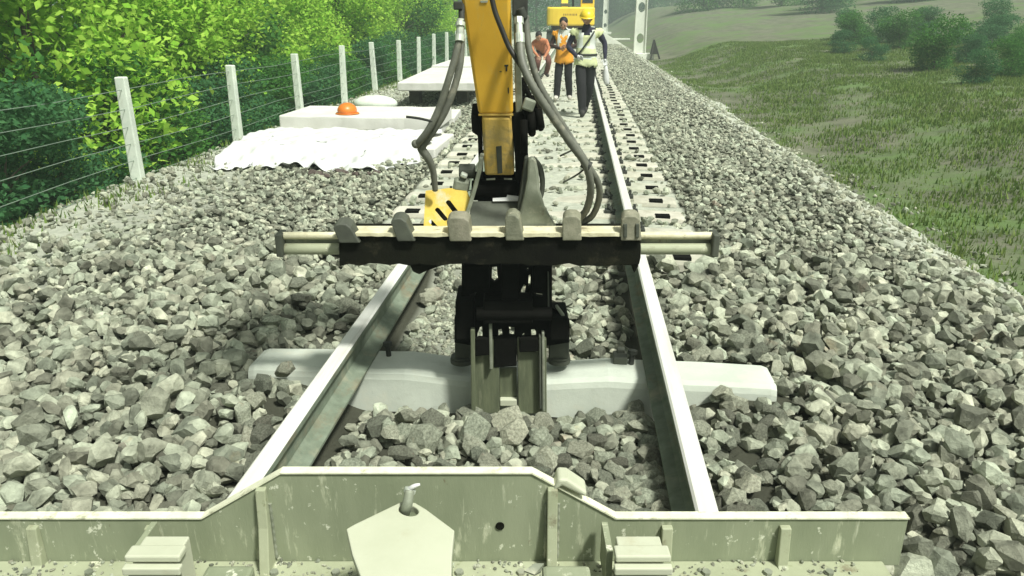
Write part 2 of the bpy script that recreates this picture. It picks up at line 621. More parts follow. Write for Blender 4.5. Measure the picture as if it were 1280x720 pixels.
# ------------------------------------------------------------------ rails
RAIL = [(-0.075, 0), (0.075, 0), (0.075, 0.012), (0.030, 0.026), (0.0095, 0.045), (0.0085, 0.125), (0.034, 0.140), (0.0365, 0.145),
        (0.0365, 0.168), (0.028, 0.1755), (-0.028, 0.1755), (-0.0365, 0.168), (-0.0365, 0.145), (-0.034, 0.140), (-0.0085, 0.125),
        (-0.0095, 0.045), (-0.030, 0.026), (-0.075, 0.012)]
for s, lab in ((-1, 'steel rail along the side of the white slabs and fence'), (1, 'steel rail along the side of the catenary masts')):
    mb = MB()
    n = len(RAIL)
    ys = [-3.0] + [2 * k for k in range(0, 70)]
    for y in ys:
        mb.v += [(p[0], y, p[1]) for p in RAIL]
    for j in range(len(ys) - 1):
        for i in range(n):
            mb.f.append((j * n + i, j * n + (i + 1) % n, (j + 1) * n + (i + 1) % n, (j + 1) * n + i))
            mb.mi.append(1 if i in (8, 9, 10) else 0)
    mb.f.append(tuple(range(n)))
    mb.mi.append(0)
    o = mb.build('rail', [M_RAILSIDE, M_RAILTOP])
    o.location = (XC + s * GH, 0, ZR - 0.1755)
    tag(o, lab, 'rail', 'rails of the track')


# ------------------------------------------------------------------ sleepers
def sleeper_mesh(name, m):
    st = [(-1.30, .195, .28), (-1.27, .205, .29), (-0.98, .212, .30), (-0.62, .212, .30), (-0.50, .216, .30), (-0.34, .200, .29),
          (-0.22, .185, .28), (0, .18, .28), (.22, .185, .28), (.34, .200, .29), (.50, .216, .30), (.62, .212, .30), (.98, .212, .30),
          (1.27, .205, .29), (1.30, .195, .28)]
    mb = MB()
    prof = lambda h, w: [(-w / 2, 0), (-w / 2 * .90, h - .045), (-w / 2 * .84, h - .018), (-w / 2 * .70, h), (w / 2 * .70, h),
                         (w / 2 * .84, h - .018), (w / 2 * .90, h - .045), (w / 2, 0)]
    n = 8
    for x, h, w in st:
        mb.v += [(x, p[0], p[1]) for p in prof(h, w)]
    for j in range(len(st) - 1):
        for i in range(n):
            mb.f.append((j * n + i, (j + 1) * n + i, (j + 1) * n + (i + 1) % n, j * n + (i + 1) % n))
            mb.mi.append(0)
    mb.f += [tuple(range(n)), tuple((len(st) - 1) * n + i for i in range(n))]
    mb.mi += [0, 0]
    return mb.mesh(name, m, smooth=False)


SLH = 0.212
ZS = ZR - 0.1755 - 0.006 - SLH          # underside of a sleeper in place


def pad_mesh():
    return MB().box((0, 0, .003), (.16, .2, .0056)).mesh('rail_pad', M_CLIP)


def clip_mesh():
    mb = MB()
    mb.tube([(-.01, -.06, .012), (.0, -.02, .035), (.02, .0, .05), (.0, .03, .035), (-.02, .06, .02), (-.035, .02, .025)], .011, n=6, steps=3)
    mb.box((.02, 0, .012), (.06, .11, .024))
    mb.cyl((.02, 0, .0), (.02, 0, .075), .013, n=8)
    return mb.mesh('rail_clip', M_CLIP)


me_sl_new = sleeper_mesh('sleeper_body_new', M_CONC)
me_sl = sleeper_mesh('sleeper_body', M_CONC_OLD)
me_pad, me_clip = pad_mesh(), clip_mesh()
me_shade = MB().box((0, 0, 0), (.125, .09, .026)).mesh('end_shade', M_BLACK)  # black box imitates the shaded slit at each sleeper end

# the sleeper held by the machine
YS = 3.455
new_s = thing('concrete_sleeper', 'clean pale grey concrete sleeper held in the black clamp', 'sleeper', (XC, YS, ZS), 0, 'sleepers under the track')
link('sleeper_body', me_sl_new, new_s)
for s in (-1, 1):
    mb = MB()
    mb.cyl((0, 0, -.02), (0, 0, .062), .014, n=10).cyl((0, 0, .052), (0, 0, .072), .024, n=6)
    o = mb.build('anchor_bolt', M_CLIP, new_s)
    o.location = (s * (GH - 0.135), .05, .214)
    o.rotation_euler = (R(-6), R(4 * s), 0)
for s in (1,):
    o = MB().box((0, 0, .02), (.07, .09, .04)).box((.005, .03, .045), (.04, .04, .03)).build('clip_block', M_STEELD, new_s, bevel=.006)
    o.location = (s * (GH - 0.19), .08, .212)

proto = None
n_sl = 0
for k in range(110):
    y = 5.45 + 0.6 * k
    z = ZS + (0.0 if k else -.004)
    if k < 34:
        if proto is None:
            proto = thing('concrete_sleeper', 'old dusty concrete sleeper lying in the ballast under both rails', 'sleeper', (XC, y, z), 0, 'sleepers under the track')
            link('sleeper_body', me_sl, proto)
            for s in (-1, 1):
                e = link('end_shade', me_shade, proto)
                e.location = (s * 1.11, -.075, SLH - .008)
                p = link('rail_pad', me_pad, proto)
                p.location = (s * GH, 0, SLH)
                for q in (-1, 1):
                    c = link('rail_clip', me_clip, proto)
                    c.location = (s * GH + q * .095, 0, SLH + .002)
                    c.rotation_euler = (0, 0, math.pi if q < 0 else 0)
        else:
            t = copy_tree(proto)
            t.location = (XC + random.uniform(-.02, .02), y + random.uniform(-.02, .02), z)
            t.rotation_euler = (0, 0, R(random.uniform(-.8, .8)))
    else:
        o = link('concrete_sleeper', me_sl)
        o.location = (XC, y, z)
        tag(o, 'old dusty concrete sleeper lying in the ballast under both rails', 'sleeper', 'sleepers under the track')


# ------------------------------------------------------------------ ballast stones
def rock(seed, cuts):
    """angular crushed stone: a block cut by random planes"""
    r = random.Random(seed)
    bm = bmesh.new()
    bmesh.ops.create_icosphere(bm, subdivisions=1, radius=.62)
    bmesh.ops.rotate(bm, matrix=Matrix.Rotation(r.uniform(0, 3), 3, Vector((r.gauss(0, 1), r.gauss(0, 1), r.gauss(0, 1))).normalized()), verts=bm.verts)
    for v in bm.verts:
        v.co *= r.uniform(.86, 1.12)
    bmesh.ops.convex_hull(bm, input=bm.verts)
    sk_ = r.uniform(-.35, .35)
    bmesh.ops.scale(bm, vec=(r.uniform(.95, 1.55), r.uniform(.65, 1.0), r.uniform(.42, .85)), verts=bm.verts)
    for v in bm.verts:
        v.co.x += v.co.z * sk_
    for k in range(cuts):
        n = Vector((r.gauss(0, 1), r.gauss(0, 1), r.gauss(0, .9))).normalized()
        reach = max(v.co.dot(n) for v in bm.verts)
        g = bmesh.ops.bisect_plane(bm, geom=list(bm.verts) + list(bm.edges) + list(bm.faces), plane_co=n * reach * r.uniform(.48, .86), plane_no=n, clear_outer=True)
        ed = [e for e in g['geom_cut'] if isinstance(e, bmesh.types.BMEdge)]
        if len(ed) > 2:
            bmesh.ops.contextual_create(bm, geom=ed)
    bmesh.ops.remove_doubles(bm, verts=bm.verts, dist=.02)
    bmesh.ops.triangulate(bm, faces=bm.faces)
    bmesh.ops.recalc_face_normals(bm, faces=bm.faces)
    bm.verts.ensure_lookup_table()
    bm.verts.index_update()
    V = np.array([v.co[:] for v in bm.verts])
    V -= (V.max(0) + V.min(0)) / 2
    V /= np.ptp(V, axis=0).max()
    F = np.array([[v.index for v in f.verts] for f in bm.faces])
    bm.free()
    return V, F


ROCKS = [rock(100 + k, 6) for k in range(32)]
ROCKS_LO = [rock(300 + k, 4) for k in range(16)]


def rotmats(n, tilt, r):
    a = r.uniform(0, 2 * math.pi, n)
    b = r.normal(0, tilt, n)
    c = r.normal(0, tilt, n)
    ca, sa, cb, sb, cc, sc = np.cos(a), np.sin(a), np.cos(b), np.sin(b), np.cos(c), np.sin(c)
    Z0 = np.zeros(n)
    O = np.ones(n)
    Rz = np.stack([ca, -sa, Z0, sa, ca, Z0, Z0, Z0, O], -1).reshape(n, 3, 3)
    Rx = np.stack([O, Z0, Z0, Z0, cb, -sb, Z0, sb, cb], -1).reshape(n, 3, 3)
    Ry = np.stack([cc, Z0, sc, Z0, O, Z0, -sc, Z0, cc], -1).reshape(n, 3, 3)
    return Rz @ Rx @ Ry


def density(X, Y):
    u = X - XC
    au = np.abs(u)
    d = np.ones_like(X)
    # dusty, nearly bare strip left of the clamp inside the track
    d = np.where((u > -.64) & (u < -.02) & (Y > 3.62) & (Y < 5.3), 0.045, d)
    # dust-choked cribs farther along the track
    d = np.where((au < .68) & (Y > 5.3), 0.16, d)
    d = np.where((au > .68) & (au < 1.33) & (Y > 5.3), 0.20, d)
    # sparse stones on the path right and beyond the slabs left
    d = np.where(u > 3.0, 0.25 * np.exp(-(u - 3.0) * 1.1), d)
    d = np.where(u < -3.2, 0.55 * np.exp(-(-u - 3.2) * .7), d)
    return d


def in_sleeper(X, Y):
    u = np.abs(X - XC)
    k = np.round((Y - 5.45) / .6)
    on = (np.abs(Y - (5.45 + .6 * k)) < .125) & (k >= 0) & (u < 1.28)
    on |= (np.abs(Y - YS) < .19) & (u < 1.34)
    ph = np.mod(Y - 5.45 + .3, .6) - .3
    on |= (ph > -.23) & (ph < -.12) & (u > 1.0) & (u < 1.30) & (Y > 5.0)
    rail = np.abs(u - GH) < .085
    return on | rail


def surf(X, Y):
    return np.maximum(bed(X, Y), terrain(X, Y))


def scatter(x0, x1, y0, y1, per_m2, smin, smax, tilt, r, lift):
    n = int((x1 - x0) * (y1 - y0) * per_m2)
    X = r.uniform(x0, x1, n)
    Y = r.uniform(y0, y1, n)
    keep = (r.uniform(0, 1, n) < density(X, Y)) & ~in_sleeper(X, Y)
    X, Y = X[keep], Y[keep]
    n = len(X)
    s = smin + (smax - smin) * r.beta(1.3, 2.9, n)
    Z = surf(X, Y) + s * r.uniform(-.16, lift, n)
    return X, Y, Z, s, rotmats(n, tilt, r)


def join(a, b):
    return [np.concatenate([p, q]) for p, q in zip(a, b)]


def rocks_mesh(name, X, Y, Z, s, RM, lib, which):
    Vs, Fs, off = [], [], 0
    for k, (V, F) in enumerate(lib):
        sel = np.where(which == k)[0]
        if len(sel) == 0:
            continue
        P = np.einsum('nij,vj->nvi', RM[sel], V) * s[sel][:, None, None]
        P += np.stack([X[sel], Y[sel], Z[sel]], -1)[:, None, :]
        nv = len(V)
        Vs.append(P.reshape(-1, 3))
        Fs.append((F[None] + (off + np.arange(len(sel)) * nv)[:, None, None]).reshape(-1, 3))
        off += nv * len(sel)
    V = np.concatenate(Vs)
    F = np.concatenate(Fs)
    me = bpy.data.meshes.new(name)
    me.vertices.add(len(V))
    me.vertices.foreach_set('co', V.ravel())
    me.loops.add(F.size)
    me.loops.foreach_set('vertex_index', F.ravel())
    me.polygons.add(len(F))
    me.polygons.foreach_set('loop_start', np.arange(0, F.size, 3))
    me.polygons.foreach_set('loop_total', np.full(len(F), 3))
    me.polygons.foreach_set('use_smooth', np.zeros(len(F), bool))
    me.update(calc_edges=True)
    me.materials.append(M_STONE)
    return me


_co = np.empty(len(BED.data.vertices) * 3)
BED.data.vertices.foreach_get('co', _co)
_co = _co.reshape(-1, 3)
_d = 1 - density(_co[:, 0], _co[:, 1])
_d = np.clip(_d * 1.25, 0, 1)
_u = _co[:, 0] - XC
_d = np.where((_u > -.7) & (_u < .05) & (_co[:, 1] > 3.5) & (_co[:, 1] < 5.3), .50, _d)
_d = np.maximum(_d, sstep(24, 50, _co[:, 1]))
_at = BED.data.attributes.new('dust', 'FLOAT', 'POINT')
_at.data.foreach_set('value', _d.astype(np.float32))
r1 = np.random.default_rng(21)
parts = []
near = scatter(-4.8, 4.0, 1.2, 5.6, 560, .04, .155, .65, r1, .78)
mid = scatter(-5.6, 4.2, 5.6, 13, 480, .035, .115, .6, r1, .55)
far = scatter(-5.4, 4.0, 13, 30, 260, .04, .10, .5, r1, .40)
far = join(far, scatter(-5.2, 4.0, 30, 37, 150, .05, .10, .5, r1, .35))
far = join(far, scatter(-5.0, 4.0, 37, 52, 60, .05, .11, .5, r1, .35))
_n = 2600                                              # fine grit on the bare strip beside the clamp
_gx, _gy = XC + r1.uniform(-.66, .02, _n), r1.uniform(3.6, 5.4, _n)
_gs = r1.uniform(.012, .045, _n)
near = join(near, (_gx, _gy, surf(_gx, _gy) + _gs * .1, _gs, rotmats(_n, .6, r1)))
_n = 260                                               # stones heaped against the inner side of the rail
_gx, _gy = XC + r1.uniform(.42, .70, _n), r1.uniform(2.0, 3.15, _n)
_gs = r1.uniform(.05, .12, _n)
near = join(near, (_gx, _gy, surf(_gx, _gy) + r1.uniform(0, .10, _n), _gs, rotmats(_n, .6, r1)))
NX, NY, NZ, NS, NR = near
NW = r1.integers(0, len(ROCKS), len(NX))
# the 300 stones that show largest
dx, dy, dz = NX, NY, NZ - CZ
fx, fy = dx * CA + dy * SA, -dx * SA + dy * CA
zc = fy * CT - dz * ST
px = 640 + FPX * fx / zc
py = 360 - FPX * (fy * ST + dz * CT) / zc
vis = (px > 300) & (px < 980) & (NY > 2.30) & (py < 660) & (NZ > bed(NX, NY) + NS * .05)
score = np.where(vis, NS / zc, -1)
top = np.argsort(-score)[:300]
shared = {}
for i in top:
    k = int(NW[i])
    if k not in shared:
        V, F = ROCKS[k]
        me = bpy.data.meshes.new('stone')
        me.from_pydata(V.tolist(), [], F.tolist())
        me.materials.append(M_STONE)
        shared[k] = me
    o = link('stone', shared[k], BED)
    M4 = Matrix([[*NR[i][0], NX[i]], [*NR[i][1], NY[i]], [*NR[i][2], NZ[i]], [0, 0, 0, 1]])
    o.matrix_local = M4 @ Matrix.Diagonal((NS[i], NS[i], NS[i], 1))
rest = np.ones(len(NX), bool)
rest[top] = False
tag(link('loose_stones', rocks_mesh('loose_stones', NX[rest], NY[rest], NZ[rest], NS[rest], NR[rest], ROCKS, NW[rest]), BED), kind='stuff')
for zone in (mid, far):
    X_, Y_, Z_, s_, RM_ = zone
    W_ = r1.integers(0, len(ROCKS_LO), len(X_))
    tag(link('loose_stones', rocks_mesh('loose_stones', X_, Y_, Z_, s_, RM_, ROCKS_LO, W_), BED), kind='stuff')


# ------------------------------------------------------------------ the machine's arm
def frame_root(name, label, cat, base):
    """an Empty turned with the machine; returns the Empty and a function giving its local coordinates"""
    base = Vector(base)
    o = thing(name, label, cat, toworld(base), YAW)
    return o, (lambda px, py, d: L(px, py, d) - base), base


ARM_TOP_D, ARM_BOT_D = 3.10, 3.30
arm, A, ab = frame_root('excavator', 'yellow excavator stick with grey hoses above the black clamp', 'excavator', L(625, 222, ARM_BOT_D))


def arm_d(y):
    return ARM_BOT_D + (ARM_TOP_D - ARM_BOT_D) * (222 - y) / 222.0


axis = (A(607, 0, ARM_TOP_D) - A(625, 222, ARM_BOT_D)).normalized()
back = Vector((0, -axis.z, axis.y)).normalized()
if back.y < 0:
    back = -back


def stick_section(stations, thick, m, name, parent, bevel=.008):
    mb = MB()
    for l, r, y, ext in stations:
        a, b = A(l, y, arm_d(y)), A(r, y, arm_d(y))
        a, b = a + axis * ext, b + axis * ext
        mb.v += [tuple(a), tuple(b), tuple(b + back * thick), tuple(a + back * thick)]
    for j in range(len(stations) - 1):
        for i in range(4):
            mb.f.append((j * 4 + i, j * 4 + (i + 1) % 4, j * 4 + 4 + (i + 1) % 4, j * 4 + 4 + i))
    mb.f += [(0, 1, 2, 3), tuple((len(stations) - 1) * 4 + i for i in (3, 2, 1, 0))]
    mb.mi = [0] * len(mb.f)
    return mb.build(name, m, parent, bevel=bevel)


stick = stick_section([(598, 641.5, 143, 0), (590, 640, 90, 0), (577, 638, 0, 0), (577, 638, 0, 1.1)], .26, M_YEL, 'stick', arm, .012)
tip = stick_section([(606, 643, 220, 0), (604, 642, 190, 0), (602, 639, 146, 0)], .20, M_YELTIP, 'stick_tip', arm, .012)
# weld seam, stencilled mark and a paint scar on the stick
stick_section([(598, 641.5, 145, 0), (598, 641.5, 142.6, 0)], .005, M_YELTIP, 'weld_seam', stick, .001)
nrm = -back


def decal(poly, name, parent, m):
    mb = MB()
    P = [A(x, y, arm_d(y)) + nrm * .0025 for x, y in poly]
    n = len(P)
    mb.add(P + [p - nrm * .002 for p in P], [tuple(range(n)), tuple(range(2 * n - 1, n - 1, -1))] + [(i, i + n, (i + 1) % n + n, (i + 1) % n) for i in range(n)])
    return mb.build(name, m, parent)


decal([(630.5, 81), (635.5, 80.6), (635.3, 82.8), (634, 83), (634.2, 89), (632, 89), (632, 83), (630.6, 83.2)], 'stencil_mark', stick, M_RUBD)
decal([(624.5, 89), (627, 88.7), (627, 89.8), (624.5, 90)], 'stencil_mark', stick, M_RUBD)
decal([(634.5, 110), (636, 109), (636.3, 116), (635, 117)], 'stencil_mark', stick, M_RUBD)
decal([(600, 0.5), (610, 0.2), (609, 3), (601, 3.2)], 'sticker', stick, M_FIT)
decal([(620, 183), (627, 182), (628, 216), (622, 217)], 'grease_streak', tip, M_STEELD)
# dark cheek plates at the stick's tip
for pts, nm in (([(588.5, 145), (601.5, 143), (601.5, 170), (603, 225), (599, 225), (597, 170), (590, 166)], 'cheek_plate'),
                ([(641, 143), (654, 140), (660, 160), (660, 228), (645, 228), (643, 190), (640, 160)], 'cheek_plate')):
    mb = MB()
    P = [A(x, y, arm_d(y) + .012) for x, y in pts]
    n = len(P)
    mb.add(P + [p + back * .14 for p in P], [tuple(range(n)), tuple(range(2 * n - 1, n - 1, -1))] + [(i, i + n, (i + 1) % n + n, (i + 1) % n) for i in range(n)])
    mb.build(nm, M_BLACK, arm, bevel=.006)
# boom end over the machine
MB().cyl(A(577, 0, ARM_TOP_D) + axis * 1.0 + back * .13 - Vector((.06, 0, 0)), A(638, 0, ARM_TOP_D) + axis * 1.0 + back * .13 + Vector((.06, 0, 0)), .05, n=16).build('pivot_pin', M_STEELD, arm, smooth=False)
bt = (A(577, 0, ARM_TOP_D) + A(638, 0, ARM_TOP_D)) / 2 + axis * 1.0 + back * .13
mb = MB()
for p, h in ((bt, .14), (bt + Vector((0, -.5, .25)), .18), (bt + Vector((0, -1.0, .45)), .2)):
    mb.v += [(p.x - .16, p.y, p.z - h), (p.x + .16, p.y, p.z - h), (p.x + .16, p.y, p.z + h), (p.x - .16, p.y, p.z + h)]
for j in range(2):
    for i in range(4):
        mb.f.append((j * 4 + i, j * 4 + (i + 1) % 4, j * 4 + 4 + (i + 1) % 4, j * 4 + 4 + i))
mb.f += [(0, 1, 2, 3), (11, 10, 9, 8)]
mb.mi = [0] * len(mb.f)
mb.build('boom', M_YEL, arm, bevel=.012)
# side link and hydraulic block on the right
A0 = A
A = lambda px, py, d: A0(px, py, d + (ARM_TOP_D - 2.85) * max(0.0, 1 - py / 222.0))
mb = MB()
P = [(641.5, 18, 2.9), (650, 18, 2.9), (652.5, 118, 3.12), (655, 214, 3.3), (646.5, 214, 3.3), (644, 118, 3.12)]
q = [A(*p) for p in P]
mb.add(q + [p + Vector((0, .05, .02)) for p in q], [tuple(range(6)), tuple(range(11, 5, -1))] + [(i, i + 6, (i + 1) % 6 + 6, (i + 1) % 6) for i in range(6)])
mb.build('side_link', M_STEEL, arm, bevel=.004)
hb = MB()
hb.box(A(660, 135, 3.2), (.085, .09, .10))
hb.box(A(653, 112, 3.18), (.03, .07, .10), Matrix.Rotation(R(12), 3, 'Y'))
hb.box(A(672, 148, 3.2), (.05, .07, .09), Matrix.Rotation(R(-10), 3, 'Y'))
hyd = hb.build('hydraulic_block', M_BLACK, arm, bevel=.010)
for x0, y0, x1, y1, r in ((664, 140, 665, 166, .017), (673, 135, 676, 160, .014), (655, 150, 655, 190, .016), (668, 98, 671, 140, .012), (657, 108, 664, 126, .011)):
    MB().cyl(A(x0, y0, 3.15), A(x1, y1, 3.16), r, n=12).sphere(A(x1, y1, 3.16), r, 12, 6).build('hydraulic_fitting', M_BLACK, hyd, smooth=True)
MB().box(A(661, 131, 3.13), (.05, .03, .05), Matrix.Rotation(R(20), 3, 'Y')).build('valve_cover', M_STEEL, hyd, bevel=.008)


def hose(pts, r, m, name='hose', ribs=0.0, parent=None):
    return MB().tube([A(*p) for p in pts], r, n=10, ribs=ribs).build(name, m, parent or arm, smooth=True)


H1 = hose([(650, 50, 2.85), (653, 78, 2.84), (666, 108, 2.85), (690, 145, 2.90), (714, 180, 2.97), (732, 206, 3.02), (738.5, 235, 3.08), (733, 262, 3.15), (720, 277, 3.2)],
          [.0165] * 5 + [.0155] * 4, M_RUB, ribs=.05)
MB().cyl(A(648.5, 24, 2.86), A(650, 53, 2.85), .0135, n=12).cyl(A(648.5, 22, 2.86), A(649, 30, 2.86), .018, n=6).cyl(A(649.4, 42, 2.85), A(650, 54, 2.85), .019, n=12).build('hose_fitting', M_FIT, H1, smooth=False)
H2 = hose([(657, 20, 2.9), (661, 60, 2.92), (672, 100, 2.95), (690, 134, 2.99), (712, 170, 3.04), (736, 208, 3.06), (748, 230, 3.1), (748.5, 250, 3.14), (740, 270, 3.18), (726, 279, 3.2)],
          .0140, M_RUB, ribs=.03)
MB().box(A(650, 8, 2.9), (.06, .06, .07)).cyl(A(650, 10, 2.87), A(655, 24, 2.89), .018, n=10).build('hose_fitting', M_CLIP, H2, bevel=.006)
o = MB().cyl(A(728, 203, 3.03), A(738, 209, 3.03), .021, n=12).build('hose_clip', M_CLIP, H1)
hose([(614, -6, 2.80), (619, 15, 2.82), (627, 36, 2.84), (636, 58, 2.86), (647, 76, 2.87), (658, 92, 2.90), (668, 112, 2.95), (676, 135, 3.0)], .0105, M_RUBD)
HL = hose([(574.5, 48, 2.88), (568, 75, 2.9), (559, 105, 2.93), (549, 135, 2.97), (537, 160, 3.0), (526, 175, 3.03), (521, 180, 3.05)], .0145, M_RUB)
MB().sphere(A(520, 180, 3.05), .019, 10, 6).build('hose_end', M_RUB, HL, smooth=True)
MB().cyl(A(576, 24, 2.87), A(574.5, 50, 2.88), .0155, n=12).cyl(A(575.6, 28, 2.87), A(575.4, 33, 2.87), .0185, n=12).cyl(A(575, 44, 2.88), A(574.5, 52, 2.88), .0185, n=12).build('hose_fitting', M_FIT, HL)
MB().box(A(573, 7, 2.87), (.035, .05, .03)).cyl(A(577, 5, 2.87), A(577, 30, 2.87), .013, n=10).build('hose_elbow', M_CLIP, HL, bevel=.005)
HM = hose([(577, 48, 2.92), (575, 80, 2.94), (567, 112, 2.97), (556, 140, 3.0), (544, 160, 3.03), (531, 178, 3.06), (527, 186, 3.08), (534, 196, 3.1), (541, 212, 3.14), (544, 238, 3.18)],
          [.0145] * 5 + [.0165, .0185, .0175, .014, .012], M_RUB)
MB().tube([A(508, 146, 3.0), A(524, 148, 2.99), (A(541, 152, 2.98))], .0055, n=8).build('tie_rod', M_CLIP, HM, smooth=True)
MB().tube([A(700, 195, 3.12), A(716, 187, 3.1), A(724, 180, 3.06)], .004, n=6).build('tie_rod', M_STEELD, H2, smooth=True)
MB().tube([A(704, 228, 3.12), A(722, 218, 3.1), A(734, 208, 3.06)], .004, n=6).build('tie_rod', M_STEELD, H2, smooth=True)

# ------------------------------------------------------------------ the clamp
clamp, T, tb = frame_root('sleeper_clamp', 'black hydraulic clamp with wide toothed beam gripping the pale sleeper', 'clamp', Vector((-.01, 3.40, ZS + .19)))


def front(poly, d0, d1, m, name, parent=clamp, bevel=.006, dref=None):
    """front-facing plate: outline seen from the cab, from depth d0 back to d1"""
    P = [T(x, y, dref or d0) for x, y in poly]
    return MB().prism([(p.x, p.z) for p in P], 'y', d0 - tb.y, d1 - tb.y).build(name, m, parent, bevel=bevel)


# toothed beam
_rb = random.Random(5)
beam = front([(424, 293), (801, 293), (801, 322), (799, 331)] + [(799 - 12.5 * k, 331 + _rb.uniform(-1.6, 2.2)) for k in range(1, 30)] + [(424, 333)], 3.06, 3.24, M_BEAM, 'beam', bevel=.004)
front([(509, 325), (552, 325), (556, 331), (533, 339), (524, 343.5), (516, 340)], 3.08, 3.15, M_BEAM, 'beam_lug', beam, .006)
front([(781, 318), (800, 318), (798, 334), (793, 342), (790, 333)], 3.08, 3.14, M_BEAM, 'beam_lug', beam, .006)
mb = MB()
zt = T(600, 291.5, 3.045).z
x0, x1 = T(424, 291, 3.045).x, T(801, 291, 3.045).x
xs = np.linspace(x0, x1, 48)
rr = np.random.default_rng(4)
for i, x in enumerate(xs):
    j = rr.uniform(-.004, .003)
    mb.v += [(x, 3.045 - tb.y + j, zt - .014 + rr.uniform(-.004, .002)), (x, 3.045 - tb.y + j, zt + rr.uniform(-.001, .001)), (x, 3.15 - tb.y, zt + .003), (x, 3.15 - tb.y, zt - .012)]
for i in range(47):
    for k in range(4):
        mb.f.append((i * 4 + k, i * 4 + (k + 1) % 4, i * 4 + 4 + (k + 1) % 4, i * 4 + 4 + k))
mb.f += [(0, 1, 2, 3), tuple(47 * 4 + k for k in (3, 2, 1, 0))]
mb.mi = [0] * len(mb.f)
mb.build('lip', M_LIP, beam)
for cx, tl, tr_, bl, br, y0, y1, mt in ((435, 416, 438, 424, 450, 280, 304, M_STEELD), (503, 488, 507.5, 497, 519, 273, 302, M_STEELD), (576, 558, 586, 562, 589, 272, 302, M_TOOTH),
                                        (642.5, 631, 649, 632, 655, 268.5, 301, M_TOOTH), (714.5, 703, 726, 703, 727, 270, 301, M_TOOTH), (789, 777, 800, 776, 802, 270, 301, M_TOOTH)):
    mb = MB()
    poly = [(bl, y1), (tl, y0 + 5), (tl + 3.5, y0 + 1), (tl + 9, y0), (tr_ - 6, y0 + .5), (tr_, y0 + 5), (br, y1)]
    P0 = [T(x, y, 3.035) for x, y in poly]
    P1 = [p + Vector((.006, .060, .016 if i in (1, 2, 3, 4, 5) else 0)) for i, p in enumerate(P0)]
    n = len(poly)
    mb.add(P0 + P1, [tuple(range(n)), tuple(range(2 * n - 1, n - 1, -1))] + [(i, i + n, (i + 1) % n + n, (i + 1) % n) for i in range(n)])
    o = mb.build('tooth', mt, beam, bevel=.005, seg=3)
    if cx in (503, 435):
        o['label'] = 'dark worn tooth leaning outwards'
    if cx == 789:
        for gx_ in (782, 797):
            front([(gx_ - 2.2, 280), (gx_ + 2.2, 280), (gx_ + 2, 297), (gx_ - 2, 297)], 3.028, 3.04, M_STEELD, 'groove', o, .002)
# rods sticking out of the beam's ends
for e0, e1 in ((800, 892), (425, 352)):
    a, b = T(e0, 294.5, 3.14), T(e1, 294.5, 3.14)
    c = (a + b) / 2
    a.z = b.z = c.z
    MB().cyl(a, b, .016, n=16).build('upper_rod', M_LIP, beam)
    a, b = T(e0, 311, 3.14), T(e1, 311, 3.14)
    a.z = b.z = (a.z + b.z) / 2
    MB().cyl(a, b, .025, n=18).build('lower_rod', M_FLANGE, beam, smooth=False)
    a, b = T(e0, 302, 3.17), T(e1, 302, 3.17)
    MB().box((a + b) / 2, (abs(b.x - a.x), .04, .05)).build('rod_web', M_STEEL, beam)
    a = T(e1, 304, 3.14)
    MB().box(a, (.03, .09, .10)).build('end_plate', M_STEELD, beam, bevel=.006)

# head between the beam and the stick
mb = MB()
P = [T(583, 287, 3.14), T(657, 287, 3.14), T(654, 251, 3.30), T(590, 251, 3.30)]
mb.add(P + [p + Vector((0, .01, -.02)) for p in P], [(0, 1, 2, 3), (7, 6, 5, 4), (0, 4, 5, 1), (1, 5, 6, 2), (2, 6, 7, 3), (3, 7, 4, 0)])
mb.build('head_plate', M_STEELD, clamp, bevel=.004)
mb = MB()
P = [T(616, 252, 3.285), T(652, 251, 3.285), T(652, 246, 3.30), (T(634, 244, 3.30)), T(633, 247, 3.297), T(616, 248, 3.295)]
mb.add([p + Vector((0, -.006, .003)) for p in P] + [p + Vector((0, .004, -.004)) for p in P], [tuple(range(6)), tuple(range(11, 5, -1))] + [(i, i + 6, (i + 1) % 6 + 6, (i + 1) % 6) for i in range(6)])
mb.build('white_patch', M_TARP, clamp)  # white patch along the upper edge of the head plate
for c in ((599, 236), (660, 238)):
    pass
MB().cyl(T(590, 238, 3.36), T(664, 238, 3.36), .045, n=20).build('coupler_pin', M_BLACK, clamp)
MB().cyl(T(592, 224, 3.42), T(662, 224, 3.42), .035, n=20).build('coupler_pin', M_BLACK, clamp)
MB().box(T(628, 250, 3.42), (.22, .16, .16)).build('coupler_block', M_BLACK, clamp, bevel=.008)
# bright scuffs of bare metal on the front of the coupler
front([(608, 223.5), (619, 222.8), (619, 225), (608, 225.5)], 3.305, 3.312, M_STEEL, 'shim', bevel=.001)
front([(630, 222.8), (640, 223.2), (640, 225), (630, 224.6)], 3.305, 3.312, M_STEEL, 'shim', bevel=.001)
mb = MB()
pts = [(599, 197), (597, 212), (592, 232), (585, 256), (574, 288)]
V = []
for x, y in pts:
    a = T(x, y, 3.17)
    V += [a, a + Vector((.018, 0, .0)), a + Vector((.018, .2, .0)), a + Vector((0, .2, .0))]
F = []
for j in range(4):
    F += [(j * 4 + i, j * 4 + (i + 1) % 4, j * 4 + 4 + (i + 1) % 4, j * 4 + 4 + i) for i in range(4)]
F += [(0, 1, 2, 3), (19, 18, 17, 16)]
mb.add(V, F)
mb.build('coupler_ear', M_STEEL, clamp, bevel=.004)
ear = front([(660, 199), (665, 195), (670, 199), (673, 214), (675, 238), (681, 258), (690, 275), (699, 288), (645, 288), (649, 268), (655, 244), (659, 222)], 3.16, 3.19, M_STEEL, 'coupler_ear', bevel=.012)
front([(656, 200), (661, 198), (660, 230), (652, 262), (647, 284), (642, 284), (650, 245)], 3.19, 3.36, M_STEELD, 'ear_flange', ear, .004)
